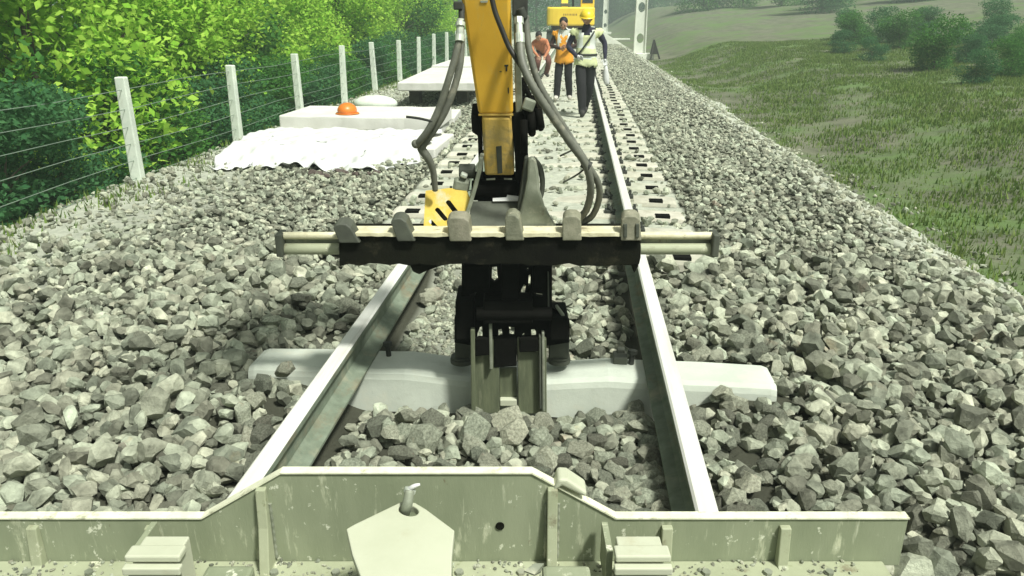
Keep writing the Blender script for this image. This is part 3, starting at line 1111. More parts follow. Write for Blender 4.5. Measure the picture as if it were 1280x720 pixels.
MB().tube([T(666, 197, 3.2), T(674, 208, 3.2), T(678, 225, 3.2), T(677, 243, 3.2), T(673, 254, 3.19)], [.010, .014, .012, .010, .006], n=8).build('ear_hook', M_STEELD, ear, smooth=True)
MB().cyl(T(574, 214, 3.3), T(594, 214, 3.3), .032, n=18).build('pin_boss', M_STEELD, clamp, bevel=.004)
MB().box(T(577, 231, 3.26), (.07, .06, .055), Matrix.Rotation(R(10), 3, 'Y')).build('pin_guard', M_STEEL, clamp, bevel=.012)
MB().box(T(580, 219, 3.24), (.03, .04, .02), Matrix.Rotation(R(25), 3, 'Y')).build('pin_guard', M_FIT, clamp, bevel=.006)

# slotted yellow guard plate beside the ears
gp = [(531, 241), (560, 238), (582, 239), (588, 252), (579, 289), (530, 289)]
o_ = T(556, 265, 3.2)
f2 = lambda x, y: ((T(x, y, 3.2) - o_).x, (T(x, y, 3.2) - o_).z)


def slot(x, y, ln, w, ang):
    c, s = math.cos(R(ang)), math.sin(R(ang))
    out = []
    for k in range(12):
        a = 2 * math.pi * k / 12
        lx = (ln / 2 - w / 2) * (1 if math.cos(a) > 0 else -1) + w / 2 * math.cos(a)
        ly = w / 2 * math.sin(a)
        out.append(f2(x + lx * c - ly * s, y + lx * s + ly * c))
    return out


guard = holed_plate([f2(*p) for p in gp], [slot(565, 260, 21, 7, 48), slot(551.5, 268, 20, 6.5, 45), slot(542.5, 280, 16, 5.5, 42)], .014,
                    lambda u, v, w: (o_.x + u, o_.y + w + v * .35, o_.z + v), M_YELPALE, 'guard_plate', clamp)
MB().box(o_ + Vector((.01, .075, -.005)), (.15, .05, .13)).build('added_guard_backing', M_RUBD, guard)  # dark backing added behind the plate so its slots show dark

# body of the clamp, with see-through gaps
body_poly = [(577, 328), (690, 328), (690, 384), (700, 391), (712, 401), (712, 428), (686, 432), (590, 432), (568, 428), (568, 397), (577, 384)]
hl = [[(615, 334), (621, 333), (622, 345), (623, 349), (618, 353), (614.5, 350)], [(587, 368), (596, 365), (594, 370), (588.5, 374)],
      [(655, 355), (658, 357), (656, 368), (650.5, 369), (652, 361)], [(661, 344), (663.5, 343), (663, 358), (660, 361)], [(657, 336), (661.5, 334.5), (660, 338.5)],
      [(667, 366), (679, 367.5), (678, 371), (671, 370)], [(600, 409), (602.5, 408), (603.5, 421), (600, 430), (596.5, 430), (596.5, 418)],
      [(623, 412), (627, 411), (628.5, 421), (623, 422)], [(636, 408.5), (643, 409), (643, 421), (637, 420)], [(653, 418), (655, 416), (656.5, 420), (653.5, 422)],
      [(664, 412), (668, 411.5), (671, 416), (670, 421.5), (664, 422)]]
ob = T(640, 380, 3.30)
fb = lambda x, y: ((T(x, y, 3.30) - ob).x, (T(x, y, 3.30) - ob).z)
body = holed_plate([fb(*p) for p in body_poly], [[fb(*p) for p in h] for h in hl], .03, lambda u, v, w: (ob.x + u, ob.y + w, ob.z + v), M_BLACK, 'clamp_body', clamp)
for x0, x1, y0, y1, d0, d1 in ((578, 612, 331, 362, 3.22, 3.30), (626, 649, 331, 405, 3.20, 3.30), (666, 689, 331, 363, 3.22, 3.30), (569, 593, 376, 426, 3.24, 3.46), (688, 711, 398, 426, 3.24, 3.46),
                               (604, 666, 376, 405, 3.18, 3.30)):
    front([(x0, y0), (x1, y0), (x1, y1), (x0, y1)], d0, d1, M_BLACK, 'clamp_block', body, .008)
MB().cyl(T(596, 392, 3.2), T(690, 392, 3.2), .03, n=16).build('pivot_shaft', M_BLACK, body)
for x in (600, 640, 678):
    MB().cyl(T(x, 350, 3.19), T(x, 350, 3.24), .018, n=6).build('bolt_head', M_BLACK, body)
front([(684.5, 340), (686, 340), (687, 398), (685, 398)], 3.21, 3.23, M_STEELD, 'hose_pipe', body, .002)
front([(694, 384), (697, 383), (709, 399), (711, 404), (706, 402)], 3.27, 3.30, M_STEEL, 'shoulder_rib', body, .003)
# shoulder legs with round pads standing on the sleeper
for xa, xb, pa, pb in ((569, 590, 563, 592), (686, 711, 685, 713)):
    leg = front([(xa, 412), (xb, 412), (xb, 445), (xa, 445)], 3.42, 3.49, M_STEELD, 'shoulder_leg', bevel=.005, dref=3.45)
    c = T((pa + pb) / 2, 448, 3.46)
    w = (T(pb, 448, 3.46) - T(pa, 448, 3.46)).x
    MB().cyl(c + Vector((0, 0, -.020)), c + Vector((0, 0, .004)), w / 2, n=24).cyl(c + Vector((0, 0, .006)), c + Vector((0, 0, .016)), w / 2 * .96, n=24).build('foot_pad', M_STEELD, leg, bevel=.003)
# jaws in front of the sleeper
for xa, xb, ribs in ((590, 624, ((588, 593.5, 412, 516, M_JAW), (611, 615, 405, 462, M_STEEL))), (646.5, 683, ((673.5, 676, 420, 512, M_STEELD), (677, 680.5, 416, 515, M_STEEL)))):
    jaw = front([(xa, 424), (xb, 424), (xb + .5, 517), (xa + 1.5, 518)], 3.235, 3.268, M_JAW, 'jaw', bevel=.005)
    for r0, r1_, y0, y1, mm in ribs:
        front([(r0, y0), (r1_, y0), (r1_ + 1, y1), (r0 + 1, y1)], 3.20, 3.234, mm, 'jaw_rib', jaw, .004)
front([(594, 423), (613, 423), (613, 444), (594, 446)], 3.205, 3.233, M_BLACK, 'jaw_arm', bevel=.006)
front([(617, 423), (646, 423), (646, 458), (617, 460)], 3.23, 3.26, M_BLACK, 'jaw_arm', bevel=.006)
front([(649, 423), (673, 423), (673, 440), (649, 441)], 3.205, 3.233, M_BLACK, 'jaw_arm', bevel=.006)
front([(624.6, 460), (646, 460), (646, 497), (624.6, 497)], 3.27, 3.285, M_JAW, 'jaw_web', bevel=.002)
front([(625, 500), (646, 500), (646, 508), (625, 508)], 3.24, 3.28, M_CREAM, 'jaw_crossbar', bevel=.004)
for xa, xb in ((592, 624), (647, 682)):
    a = T(xa, 400, 3.30)
    b = T(xb, 400, 3.30)
    MB().box(((a.x + b.x) / 2, 3.66 - tb.y, -.05), (b.x - a.x, .03, .28)).build('rear_jaw', M_BLACK, clamp, bevel=.005)
    MB().box((b.x - .02 if xa > 600 else (a.x + b.x) / 2, 3.49 - tb.y, .185), (.035, .36, .03)).build('jaw_bridge', M_BLACK, clamp, bevel=.005)

# ------------------------------------------------------------------ dozer blade of the machine
DB = 1.76
blade, B, bb = frame_root('dozer_blade', 'olive green steel blade with cream lug plate behind the loose stones', 'dozer blade', Vector((-.235, DB, ZR + .003)))
xl = lambda px, py, d=DB: B(px, py, d).x
zt, zl = B(600, 591.5, DB).z, B(800, 648, DB).z
xr0, xr1 = xl(665, 592), xl(770, 648)
xm = 2 * xl(508, 592)
HW = 1.33
poly = [(-HW, 0), (HW, 0), (HW, zl), (xr1, zl), (xr0, zt), (xm - xr0, zt), (xm - xr1, zl), (-HW, zl)]
MB().prism(poly, 'y', 0, .022).build('blade_plate', M_BLADE, blade, bevel=.002)
edge = [(HW, zl), (xr1, zl), (xr0, zt), (xm - xr0, zt), (xm - xr1, zl), (-HW, zl)]
mb = MB()
for (a, b) in zip(edge[:-1], edge[1:]):
    dx_, dz_ = b[0] - a[0], b[1] - a[1]
    ln = math.hypot(dx_, dz_)
    mb.box(((a[0] + b[0]) / 2, .010, (a[1] + b[1]) / 2 + .0022), (ln + .002, .030, .0044), Matrix.Rotation(-math.atan2(dz_, dx_), 3, 'Y'))
mb.build('worn_edge', M_BEDGE, blade)
# ribs
for px_, y0, wpx in ((689.5, 604, 13), (833, 652, 14), (980, 652, 14)):
    for mir in (0, 1):
        x = xl(px_, 660)
        x = xm - x if mir else x
        w = wpx / 470.0
        ztop = B(px_, y0 + 2, DB).z
        MB().prism([(0, 0), (0, ztop - .004), (-.018, ztop - .006), (-.030, ztop - .12), (-.07, .0)], 'x', x - w / 2, x + w / 2).build('rib', M_FLANGE, blade, bevel=.003)
# pale block wedged over the sloping edge
p0, p1 = B(693, 600, DB), B(730, 614, DB)
MB().prism([(p0.x - .008, p0.z - .035), (p0.x + .01, p0.z + .012), (p0.x + .035, p0.z + .010), (p1.x + .008, p1.z + .004), (p1.x + .004, p1.z - .012), (p0.x + .02, p0.z - .012)], 'y', -.014, .05).build('edge_guard', M_CREAM, blade, bevel=.008, seg=3)
# lower shelf and bolted strips
zs_ = B(620, 702, 1.755).z
MB().box((0, -.07, zs_ - .012), (2 * HW - .1, .138, .024)).build('shelf', M_FLANGE, blade, bevel=.004)
MB().box((xl(622, 707, 1.66), -.105, zs_ + .006), (.27, .03, .012)).build('shelf_strip', M_FLANGE, blade, bevel=.003)
MB().box((xl(725, 707, 1.66), -.105, zs_ + .006), (.12, .03, .012)).build('shelf_strip', M_CREAM, blade, bevel=.003)
mb = MB()
mb.add([B(655, 715, 1.60), B(668, 706, 1.63), B(680, 706, 1.63), B(676, 716, 1.60), B(668, 720, 1.6)], [(0, 1, 2, 3, 4)])
o = mb.build('bent_tab', M_STEEL, blade)
o.modifiers.new('solid', 'SOLIDIFY').thickness = .006
# cylinder mounts
for mir in (0, 1):
    fx_ = (lambda x: xm - x) if mir else (lambda x: x)
    xa, xb = B(769, 690, 1.60).x, B(831, 690, 1.60).x
    zc_ = B(800, 684, 1.60).z
    a, b = sorted((fx_(xa), fx_(xb)))
    cb = MB().box(((a + b) / 2, -.15, zc_ - .09), (b - a - .012, .07, .18)).build('mount_box', M_CREAM, blade, bevel=.004)
    MB().box(((a + b) / 2, -.185, zc_), (b - a + .012, .045, .020)).build('mount_cap', M_CREAM, cb, bevel=.005)
    MB().box(((a + b) / 2, -.212, B(800, 707, 1.55).z - .01), (b - a + .018, .022, .022)).build('mount_step', M_CREAM, cb, bevel=.004)
    MB().box(((a + b) / 2, -.208, B(800, 707, 1.55).z - .07), (b - a - .005, .02, .10)).build('mount_base', M_BLADE, cb, bevel=.002)
    MB().box((a - .012, -.09, zc_ - .08), (.016, .12, .12)).build('mount_cheek', M_BLADE, cb)
# stains of bare metal and a hole in the plate
MB().cyl(B(625, 657, DB) + Vector((0, -.004, 0)), B(625, 657, DB) + Vector((0, .002, 0)), .012, n=14).build('plug', M_BEAM, blade)

for k in range(14):
    xb_ = -1.1 + .17 * k
    MB().cyl((xb_, -.055, zs_), (xb_, -.055, zs_ + .010), .012, n=6).build('bolt', M_STEEL, blade)
for px_ in (689.5,):
    for mir in (0, 1):
        x = xl(px_, 660)
        x = xm - x if mir else x
        for sd_ in (-1, 1):
            MB().tube([(x + sd_ * (.0165 + .001 * (k % 2)), -.003, .03 + .012 * k) for k in range(16)], [.004 + .0012 * (k % 2) for k in range(16)], n=6, steps=1).build('weld_bead', M_STEEL, blade)
rs_ = np.random.default_rng(55)
_n = 420
_x, _y = rs_.uniform(-1.2, 1.2, _n), -.004 - rs_.beta(1, 2.5, _n) * .12
_s = rs_.uniform(.004, .016, _n)
dirt = link('caked_dirt', rocks_mesh('caked_dirt', _x, _y, zs_ + _s * .2, _s, rotmats(_n, .6, rs_), ROCKS_LO, rs_.integers(0, len(ROCKS_LO), _n)), blade)
dirt['kind'] = 'stuff'

# lug plate leaning towards the machine
l0, l1 = B(505, 627, 1.62), B(505, 720, 1.37)
ev = (l0 - l1).normalized()
en = Vector((1, 0, 0)).cross(ev).normalized()
if en.y > 0:
    en = -en


def on_lug(px, py):
    c = Vector((0, 0, CZ)) - bb
    d = B(px, py, 1.5) - c
    k = (l0 - c).dot(en) / d.dot(en)
    p = c + d * k - l0
    return p.x, p.dot(ev)


lug_poly = [(436, 661), (500, 628), (506, 626), (519, 627), (531, 634), (561.5, 657.5), (552, 690), (545, 722), (538, 760), (436, 760), (425, 700), (424, 668)]
lug = holed_plate([on_lug(*p) for p in lug_poly], [[on_lug(508.5 + 12.5 * math.cos(a), 637.5 + 7 * math.sin(a)) for a in np.linspace(0, 2 * math.pi, 20, endpoint=False)]], -.022,
                  lambda u, v, w: tuple(l0 + Vector((1, 0, 0)) * u + ev * v + en * w), M_CREAM, 'lug_plate', blade, bevel=.003)
mb = MB()
mb.tube([B(506, 640, 1.60), B(508.5, 632, 1.592), B(510.5, 623, 1.60), B(512, 613, 1.61)], [.014, .014, .013, .012], n=12)
mb.build('shackle_pin', M_STEEL, lug, smooth=True)
MB().cyl(B(511, 617, 1.625), B(513.5, 610, 1.63), .0155, n=14).build('shackle_nut', M_FIT, lug, bevel=.004)
MB().tube([B(511, 612, 1.625), B(516, 608.5, 1.62), B(521, 606.5, 1.62), B(525, 605.5, 1.62)], [.007, .006, .005, .003], n=8).build('binding_wire', M_TARP, lug, smooth=True)
# push arms running back under the machine
for s in (-1, 1):
    MB().box((xm / 2 + s * .42, -.80, .10), (.12, 1.2, .14)).build('push_arm', M_BLADE, blade, bevel=.01)
q0 = (l1 + Vector((-.02, -.25, -.28)))
MB().box(((l1.x - .02), l1.y - .15, .12), (.22, .7, .2)).build('lug_bracket', M_BLADE, blade, bevel=.01)

# ------------------------------------------------------------------ white slabs and tarpaulin beside the track
def slab(loc, size, m=M_SLAB, rz=0.0, label='', name='concrete_slab', cat='slab', group='pale slabs beside the track'):
    mb = MB()
    nx_ = 10
    hx, hy, hz = [q / 2 for q in size]
    r = np.random.default_rng(int(abs(loc[0] * 100 + loc[1] * 37)))
    xs_ = np.linspace(-hx, hx, nx_ + 1)
    for i, x in enumerate(xs_):
        a, b = r.uniform(-.012, .012, 2)
        mb.v += [(x, -hy + a, -hz), (x, hy + b, -hz), (x, hy + b, hz + r.uniform(-.004, .004)), (x, -hy + a, hz + r.uniform(-.006, .004))]
    for i in range(nx_):
        for k in range(4):
            mb.f.append((i * 4 + k, i * 4 + (k + 1) % 4, i * 4 + 4 + (k + 1) % 4, i * 4 + 4 + k))
    mb.f += [(0, 1, 2, 3), tuple(nx_ * 4 + k for k in (3, 2, 1, 0))]
    mb.mi = [0] * len(mb.f)
    o = mb.build(name, m, None, bevel=.02)
    o.location = loc
    o.rotation_euler = (0, 0, R(rz))
    return tag(o, label, cat, group)


ZG = ZR - 0.30
slab((-3.00, 10.05, ZG + .11), (2.6, 1.30, .20), rz=-2, label='low pale slab bearing the crumpled white tarpaulin')
slab((-3.15, 11.45, ZG + .10), (2.35, 1.35, .19), rz=1, label='pale slab at the bottom of the two-slab pile')
slab((-3.10, 11.47, ZG + .31), (2.30, 1.30, .20), rz=-1, label='pale slab lying on top of another slab in the pile')
slab((-2.75, 13.1, ZG + .10), (1.5, 1.2, .18), rz=3, label='short pale slab in the gap behind the two-slab pile')
# raised slab with a dark gap below
for x_, y_ in ((-3.35, 16.2), (-2.35, 16.2), (-3.35, 19.4), (-2.35, 19.4)):
    o = MB().box((0, 0, 0), (.22, .3, .34)).build('timber_block', mat('old_timber', (.10, .09, .06), (.05, .045, .03), scale=8, rough=.9, bump=.4, stretch=(1, 6, 6)), None, bevel=.01)
    o.location = (x_, y_, ZG + .17)
    tag(o, 'dark timber block propping up the raised pale slab', 'timber block', 'props under the raised slab')
slab((-2.85, 17.7, ZG + .43), (1.55, 4.6, .17), rz=2, label='long pale slab raised on dark timber blocks')
slab((-3.0, 23.5, ZG + .25), (1.7, 5.0, .48), rz=-1, label='thick pale slab in the far row behind the raised slab')

# tarpaulin: a sheet with folds hanging over the low slab's front edge
ZT = ZG + .225


def tarp_z(X, Y):
    w = .022 * np.abs(np.sin(X * 6 + Y * 4)) + .018 * np.sin(X * 17 - Y * 11) + .03 * np.abs(np.sin(Y * 5 - 2.3 * X)) + .012 * np.sin(X * 31 + Y * 23)
    hang = sstep(9.5, 9.12, Y) if False else np.clip((9.42 - Y) / .42, 0, 1)
    return ZT + .025 + w * (.5 + hang) - hang * .23 + .02 * hang * np.sin(X * 14)


tx, ty = np.linspace(-4.35, -1.86, 110), np.linspace(8.80, 10.62, 80)
TX, TY = np.meshgrid(tx, ty)
TYs = TY + .12 * np.sin(TX * 3.1) * (TY < 9.4) + .06 * np.sin(TX * 9)
TXs = TX + .05 * np.sin(TY * 8) * (np.abs(TX + 3.25) > .7)
TZ = np.maximum(tarp_z(TXs, TYs), surf(TXs, TYs) + .03)
i_ = np.arange(TX.size).reshape(TX.shape)
me = bpy.data.meshes.new('tarpaulin')
me.from_pydata(np.stack([TXs, TYs, TZ], -1).reshape(-1, 3).tolist(), [], np.stack([i_[:-1, :-1], i_[:-1, 1:], i_[1:, 1:], i_[1:, :-1]], -1).reshape(-1, 4).tolist())
me.polygons.foreach_set('use_smooth', [True] * len(me.polygons))
me.materials.append(M_TARP)
o = link('tarpaulin', me)
o.modifiers.new('solid', 'SOLIDIFY').thickness = .006
tag(o, 'crumpled white tarpaulin hanging over the low slab', 'tarpaulin')
r5 = np.random.default_rng(77)
for k in range(9):
    V, F = ROCKS[k]
    me = bpy.data.meshes.new('soil_lump')
    me.from_pydata((V * 1.0).tolist(), [], F.tolist())
    me.materials.append(M_RUBBLE)
    o = link('soil_lump', me)
    x_, y_ = -3.05 + .10 * k + r5.uniform(-.03, .03), 8.62 + r5.uniform(-.08, .08) - .05 * (k % 3)
    s_ = r5.uniform(.10, .17)
    o.location = (x_, y_, float(surf(x_, y_)) + s_ * .2)
    o.scale = (s_, s_, s_)
    tag(o, 'dark brown lump of soil below the tarpaulin hem', 'soil lump', 'soil lumps below the tarpaulin')
sack = MB().sphere((0, 0, .1), 1, 18, 12, sc=(.42, .28, .16)).mesh('sack', M_POST, smooth=True)
o = link('sack', sack)
o.location = (-3.75, 14.4, ZG + .10)
tag(o, 'grey green filled sack between the slab piles', 'sack')
mb = MB()
mb.sphere((0, 0, 0), .14, 16, 10, sc=(1, 1.2, .8))
mb.cyl((0, 0, -.045), (0, 0, -.03), .175, .165, n=20)
o = mb.build('safety_helmet', mat('orange_plastic', (.70, .20, .02), (.6, .16, .02), rough=.4), smooth=True)
o.location = (-3.32, 11.1, ZG + .41 + .05)
tag(o, 'small orange helmet lying on the pale slab pile', 'helmet')

# ------------------------------------------------------------------ fence
fence = thing('fence', 'wire fence with pale concrete posts in front of the hedge', 'fence', (-5.0, 8.3, -.35))
r6 = np.random.default_rng(9)
for k in range(-1, 16):
    y = 2.75 * k
    mb = MB()
    mb.box((0, 0, .80), (.135, .12, 1.62), taper=.82)
    o = mb.build('post', M_POST, fence, bevel=.012)
    zz = float(terrain(-5.0, 8.3 + y)) + .35
    o.location = (0, y, zz - .02)
    o.rotation_euler = (R(r6.uniform(-1.5, 1.5)), R(r6.uniform(-3, 1.5)), R(r6.uniform(-5, 5)))
for k in range(7):
    z = .25 + k * .2
    MB().tube([(0.02, y, z + .02 * math.sin(y * 1.1 + k)) for y in np.arange(-4, 41.5, 1.4)], .004, n=5, steps=1).build('wire', M_WIRE, fence)


# ------------------------------------------------------------------ foliage
def crown_mesh(name, seed, n, blobs, leaf, m):
    """leaf-sized faces spread through several blobs; blobs: (cx,cy,cz,rx,ry,rz)"""
    r = np.random.default_rng(seed)
    B_ = np.array(blobs)
    w = B_[:, 3] * B_[:, 4] * B_[:, 5]
    pick = r.choice(len(B_), n, p=w / w.sum())
    d = r.normal(size=(n, 3))
    d /= np.linalg.norm(d, axis=1)[:, None]
    rad = r.uniform(.35, 1.0, n) ** .6
    clump = 1 + .16 * np.sin(d[:, 0] * 7 + pick) * np.sin(d[:, 2] * 6 + pick * 2) + r.normal(0, .05, n)
    P = B_[pick, :3] + d * (rad * clump)[:, None] * B_[pick, 3:]
    RM = rotmats(n, .7, r)
    s = leaf * r.uniform(.6, 1.35, n)
    quad = np.array([[-.5, 0, 0], [0, -.28, .06], [.5, 0, 0], [0, .28, .06]])
    V = np.einsum('nij,vj->nvi', RM, quad) * s[:, None, None] + P[:, None, :]
    F = np.arange(n * 4).reshape(n, 4)
    me = bpy.data.meshes.new(name)
    me.vertices.add(n * 4)
    me.vertices.foreach_set('co', V.ravel())
    me.loops.add(n * 4)
    me.loops.foreach_set('vertex_index', F.ravel())
    me.polygons.add(n)
    me.polygons.foreach_set('loop_start', np.arange(0, n * 4, 4))
    me.polygons.foreach_set('loop_total', np.full(n, 4))
    me.update(calc_edges=True)
    me.materials.append(m)
    return me


def rand_blobs(seed, w, h, k, base=.25):
    r = random.Random(seed)
    out = []
    for i in range(k):
        z = h * (base + (1 - base) * (i + .5) / k)
        q = 1 - .35 * abs((i + .5) / k - .45)
        out.append((r.uniform(-.4, .4) * w * q, r.uniform(-.4, .4) * w * q, z, w * r.uniform(.34, .55), w * r.uniform(.34, .55), h * r.uniform(.14, .24)))
    return out


def trunk_mesh(name, h, r0, seed, limbs=4):
    r = random.Random(seed)
    mb = MB()
    mb.tube([(0, 0, -.1), (r.uniform(-.05, .05), r.uniform(-.05, .05), h * .3), (r.uniform(-.12, .12), r.uniform(-.1, .1), h * .6), (r.uniform(-.2, .2), 0, h * .9)],
            [r0, r0 * .8, r0 * .55, r0 * .2], n=8, steps=3)
    for k in range(limbs):
        a = r.uniform(0, 6.28)
        z = h * r.uniform(.3, .6)
        ln = h * r.uniform(.25, .4)
        mb.tube([(0, 0, z), (math.cos(a) * ln * .5, math.sin(a) * ln * .5, z + ln * .45), (math.cos(a) * ln, math.sin(a) * ln, z + ln * .8)], [r0 * .45, r0 * .3, r0 * .1], n=6, steps=3)
    return mb.mesh(name, M_BARK, smooth=True)


HEDGE = [(crown_mesh('crown', 50 + k, 11000, rand_blobs(50 + k, 2.0, 3.4, 11, .05), .105, [L_BRIGHT, L_BRIGHT, L_MID][k % 3]), trunk_mesh('trunk', 2.6, .05, 60 + k)) for k in range(5)]
LOWB = [(crown_mesh('crown', 80 + k, 6500, rand_blobs(80 + k, 1.5, 1.5, 8, .05), .075, [L_DARK, L_MID][k % 2]), trunk_mesh('trunk', 1.0, .03, 90 + k)) for k in range(3)]
TREES = [(crown_mesh('crown', 20 + k, 9000, rand_blobs(20 + k, 5.5, 9.0, 17, .0), .28, [L_MID, L_DARK, L_MID][k]), trunk_mesh('trunk', 7.5, .17, 30 + k, 6)) for k in range(3)]


def plant(name, lib, k, x, y, s, label, cat, group, zoff=0):
    cm, tm = lib[k % len(lib)]
    t = thing(name, label, cat, (x, y, float(surf(x, y)) + zoff), random.uniform(0, 6.28), group)
    link('crown', cm, t)
    link('trunk', tm, t)
    t.scale = (s, s, s * random.uniform(.9, 1.1))
    return t


for k in range(22):
    y = 4.5 + k * 1.75 + random.uniform(-.4, .4)
    plant('hedge_shrub', HEDGE, k, -7.0 - random.uniform(0, .9) - .02 * k, y, random.uniform(.95, 1.25), ('bright yellow green leafy shrub' if k % 5 != 2 else 'mid green leafy shrub') + ' in the hedge behind the wire fence', 'shrub', 'hedge shrubs behind the fence')
for k in range(24):
    y = 4.0 + k * 1.55 + random.uniform(-.4, .4)
    plant('low_bush', LOWB, k, -5.85 - random.uniform(0, .35), y, random.uniform(.75, 1.05), ('low mid green bush' if k % 3 == 1 else 'low dark green bush') + ' at the foot of the wire fence', 'bush', 'low bushes along the fence')
for k in range(16):
    plant('hedge_tree', TREES, k, -12 - random.uniform(0, 6), 8 + k * 3.4 + random.uniform(-1, 1), random.uniform(.55, .8), 'leafy tree rising behind the bright hedge', 'tree', 'trees behind the hedge')
for k in range(18):
    x = -26 + k * 2.9 + random.uniform(-1, 1)
    if -4 < x < 3:
        continue
    plant('background_tree', TREES, k, x, 100 + random.uniform(-14, 30) + (25 if x > 0 else 0), random.uniform(.75, 1.1), 'hazy green tree far down the line', 'tree', 'far trees down the line')
for k in range(7):
    plant('background_tree', TREES, k, -3.5 + k * 1.6, 150 + random.uniform(-5, 15), random.uniform(.7, 1.0), 'hazy green tree far down the line', 'tree', 'far trees down the line')
for k in range(26):
    x = 13 + k * 1.9 + random.uniform(-1, 1)
    plant('hill_tree', TREES, k, x, 78 + random.uniform(-6, 10) - k * 1.2, random.uniform(.45, .7), 'green tree on top of the bank beyond the catenary masts', 'tree', 'trees on top of the bank')
for k in range(34):
    x, y = 7.0 + random.uniform(0, 3.2) + (k % 4) * 1.3, 9 + k * .95 + random.uniform(-.6, .6)
    plant('bank_bush', LOWB, k, x + y * .10, y, random.uniform(.35, .95), 'scrubby green bush growing on the bank beyond the ballast', 'bush', 'bushes on the bank')

# grass and weeds
r8 = np.random.default_rng(31)


def grass(name, X, Y, hmin, hmax, per):
    n = len(X)
    Z = surf(X, Y)
    X, Y, Z = [np.repeat(a, per) for a in (X, Y, Z)]
    n = len(X)
    X = X + r8.normal(0, .09, n)
    Y = Y + r8.normal(0, .09, n)
    h = r8.uniform(hmin, hmax, n)
    a = r8.uniform(0, 6.28, n)
    ln = r8.uniform(.1, .7, n) * h
    w = .006 + .012 * r8.uniform(0, 1, n)
    ca, sa = np.cos(a), np.sin(a)
    b0 = np.stack([X - sa * w, Y + ca * w, Z - .01], -1)
    b1 = np.stack([X + sa * w, Y - ca * w, Z - .01], -1)
    t = np.stack([X + ca * ln, Y + sa * ln, Z + h], -1)
    V = np.stack([b0, b1, t], 1).reshape(-1, 3)
    me = bpy.data.meshes.new(name)
    me.from_pydata(V.tolist(), [], np.arange(n * 3).reshape(n, 3).tolist())
    me.materials.append(L_GRASS)
    return tag(link(name, me), 'rough grass and weeds at the edge of the ballast', 'grass', kind='stuff')


gX = np.concatenate([r8.uniform(-7.5, -4.3, 3200), r8.uniform(3.7, 16, 52000)])
gY = np.concatenate([r8.uniform(4, 34, 3200), r8.uniform(3.5, 42, 52000)])
kp = wob(gX, gY, 2.4, 8) + .5 * wob(gX, gY, .8, 9) + .35 * r8.normal(size=len(gX)) > -.12 + .35 * np.clip(5.4 - np.abs(gX), 0, 1)
grass('grass', gX[kp], gY[kp], .015, .10, 8)

# ------------------------------------------------------------------ catenary masts
M_MAST = mat('mast_concrete', (.70, .73, .64), (.58, .61, .53), scale=2, rough=.9)


def mast(x, y, label):
    zb = float(surf(x, y)) - .05
    t = thing('catenary_mast', label, 'mast', (x, y, zb), 0, 'concrete catenary masts')
    H_ = 9.0
    holes = []
    z = .95
    while z < H_ - .6:
        holes.append(circle(0, z, .185, 18, .25))
        z += 1.55
    holed_plate([(-.33, 0), (.33, 0), (.24, H_), (-.24, H_)], holes, .10, lambda u, v, w: (u, w - .05, v), M_MAST, 'mast_web', t)
    for s in (-1, 1):
        a, b = s * .33, s * .24
        mb = MB()
        mb.add([(a - s * .05, -.14, 0), (a, -.14, 0), (a, .14, 0), (a - s * .05, .14, 0), (b - s * .05, -.11, H_), (b, -.11, H_), (b, .11, H_), (b - s * .05, .11, H_)],
               [(3, 2, 1, 0), (4, 5, 6, 7), (0, 1, 5, 4), (1, 2, 6, 5), (2, 3, 7, 6), (3, 0, 4, 7)])
        mb.build('flange', M_MAST, t)
    MB().box((.1, 0, .04), (1.3, 1.0, .3)).build('footing', M_MAST, t, bevel=.02)
    return t


mast(3.35, 43.0, 'pale concrete catenary mast with round holes beside the dark tripod')
mast(3.35, 98.0, 'pale concrete catenary mast behind the yellow excavator')
z_ = float(surf(4.0, 42.2))
mb = MB()
for a in (0, 2.1, 4.2):
    mb.cyl((math.cos(a) * .33, math.sin(a) * .33, 0), (0, 0, .95), .05, .03, n=8)
mb.prism([(-.2, .25), (.2, .25), (.02, .98), (-.06, .98)], 'y', -.1, .1)
o = mb.build('tripod', M_RUBD)
o.location = (4.05, 42.4, z_ + .05)
tag(o, 'dark tripod standing beside the concrete mast', 'tripod')
o = MB().box((0, 0, 0), (2.6, .5, .14)).build('stone_slab', M_MAST, bevel=.02)
o.location = (3.4, 72, float(surf(3.4, 72)) + .06)
tag(o, 'pale flat slab lying on the ground far beyond the mast', 'slab')

# ------------------------------------------------------------------ far excavator
M_YELF = mat('far_yellow', (.86, .62, .04), (.80, .55, .035), scale=1.5, rough=.5)
EX = ground(712, 33, 1.28)
ex = thing('excavator', 'yellow excavator standing on the track behind the workers', 'excavator', (-.36, 42.0, ZR), 0)
mb = MB()
cw = []
for k in range(13):
    a = math.pi + math.pi * k / 12
    c, s = math.cos(a), math.sin(a)
    cw.append((1.24 * (abs(c) ** .45) * (1 if c > 0 else -1), .35 * -(abs(s) ** .6) * 1.0))
cw += [(1.24, .7), (-1.24, .7)]
mb.prism(cw, 'z', .95, 1.86)
body_ = mb.build('counterweight', M_YELF, ex, bevel=.09, seg=4)
for k, (x, w) in enumerate(((-.45, .05), (-.36, .04), (-.28, .05), (-.19, .03), (-.12, .05), (-.03, .04), (.05, .05), (.12, .03), (.20, .05))):
    MB().box((x + .1, -.352, 1.5), (w, .008, .09)).build('lettering', mat('dull_brown', (.35, .2, .03), rough=.7), body_)
MB().box((-.15, 1.5, 1.45), (2.2, 1.7, .85)).build('engine_house', M_YELF, ex, bevel=.05)
MB().box((-.3, .9, 1.98), (.5, .5, .16)).build('air_cleaner', M_STEELD, ex, bevel=.02)
MB().cyl((.1, .8, 1.9), (.1, .8, 2.35), .06, n=12).build('exhaust', M_BLACK, ex)
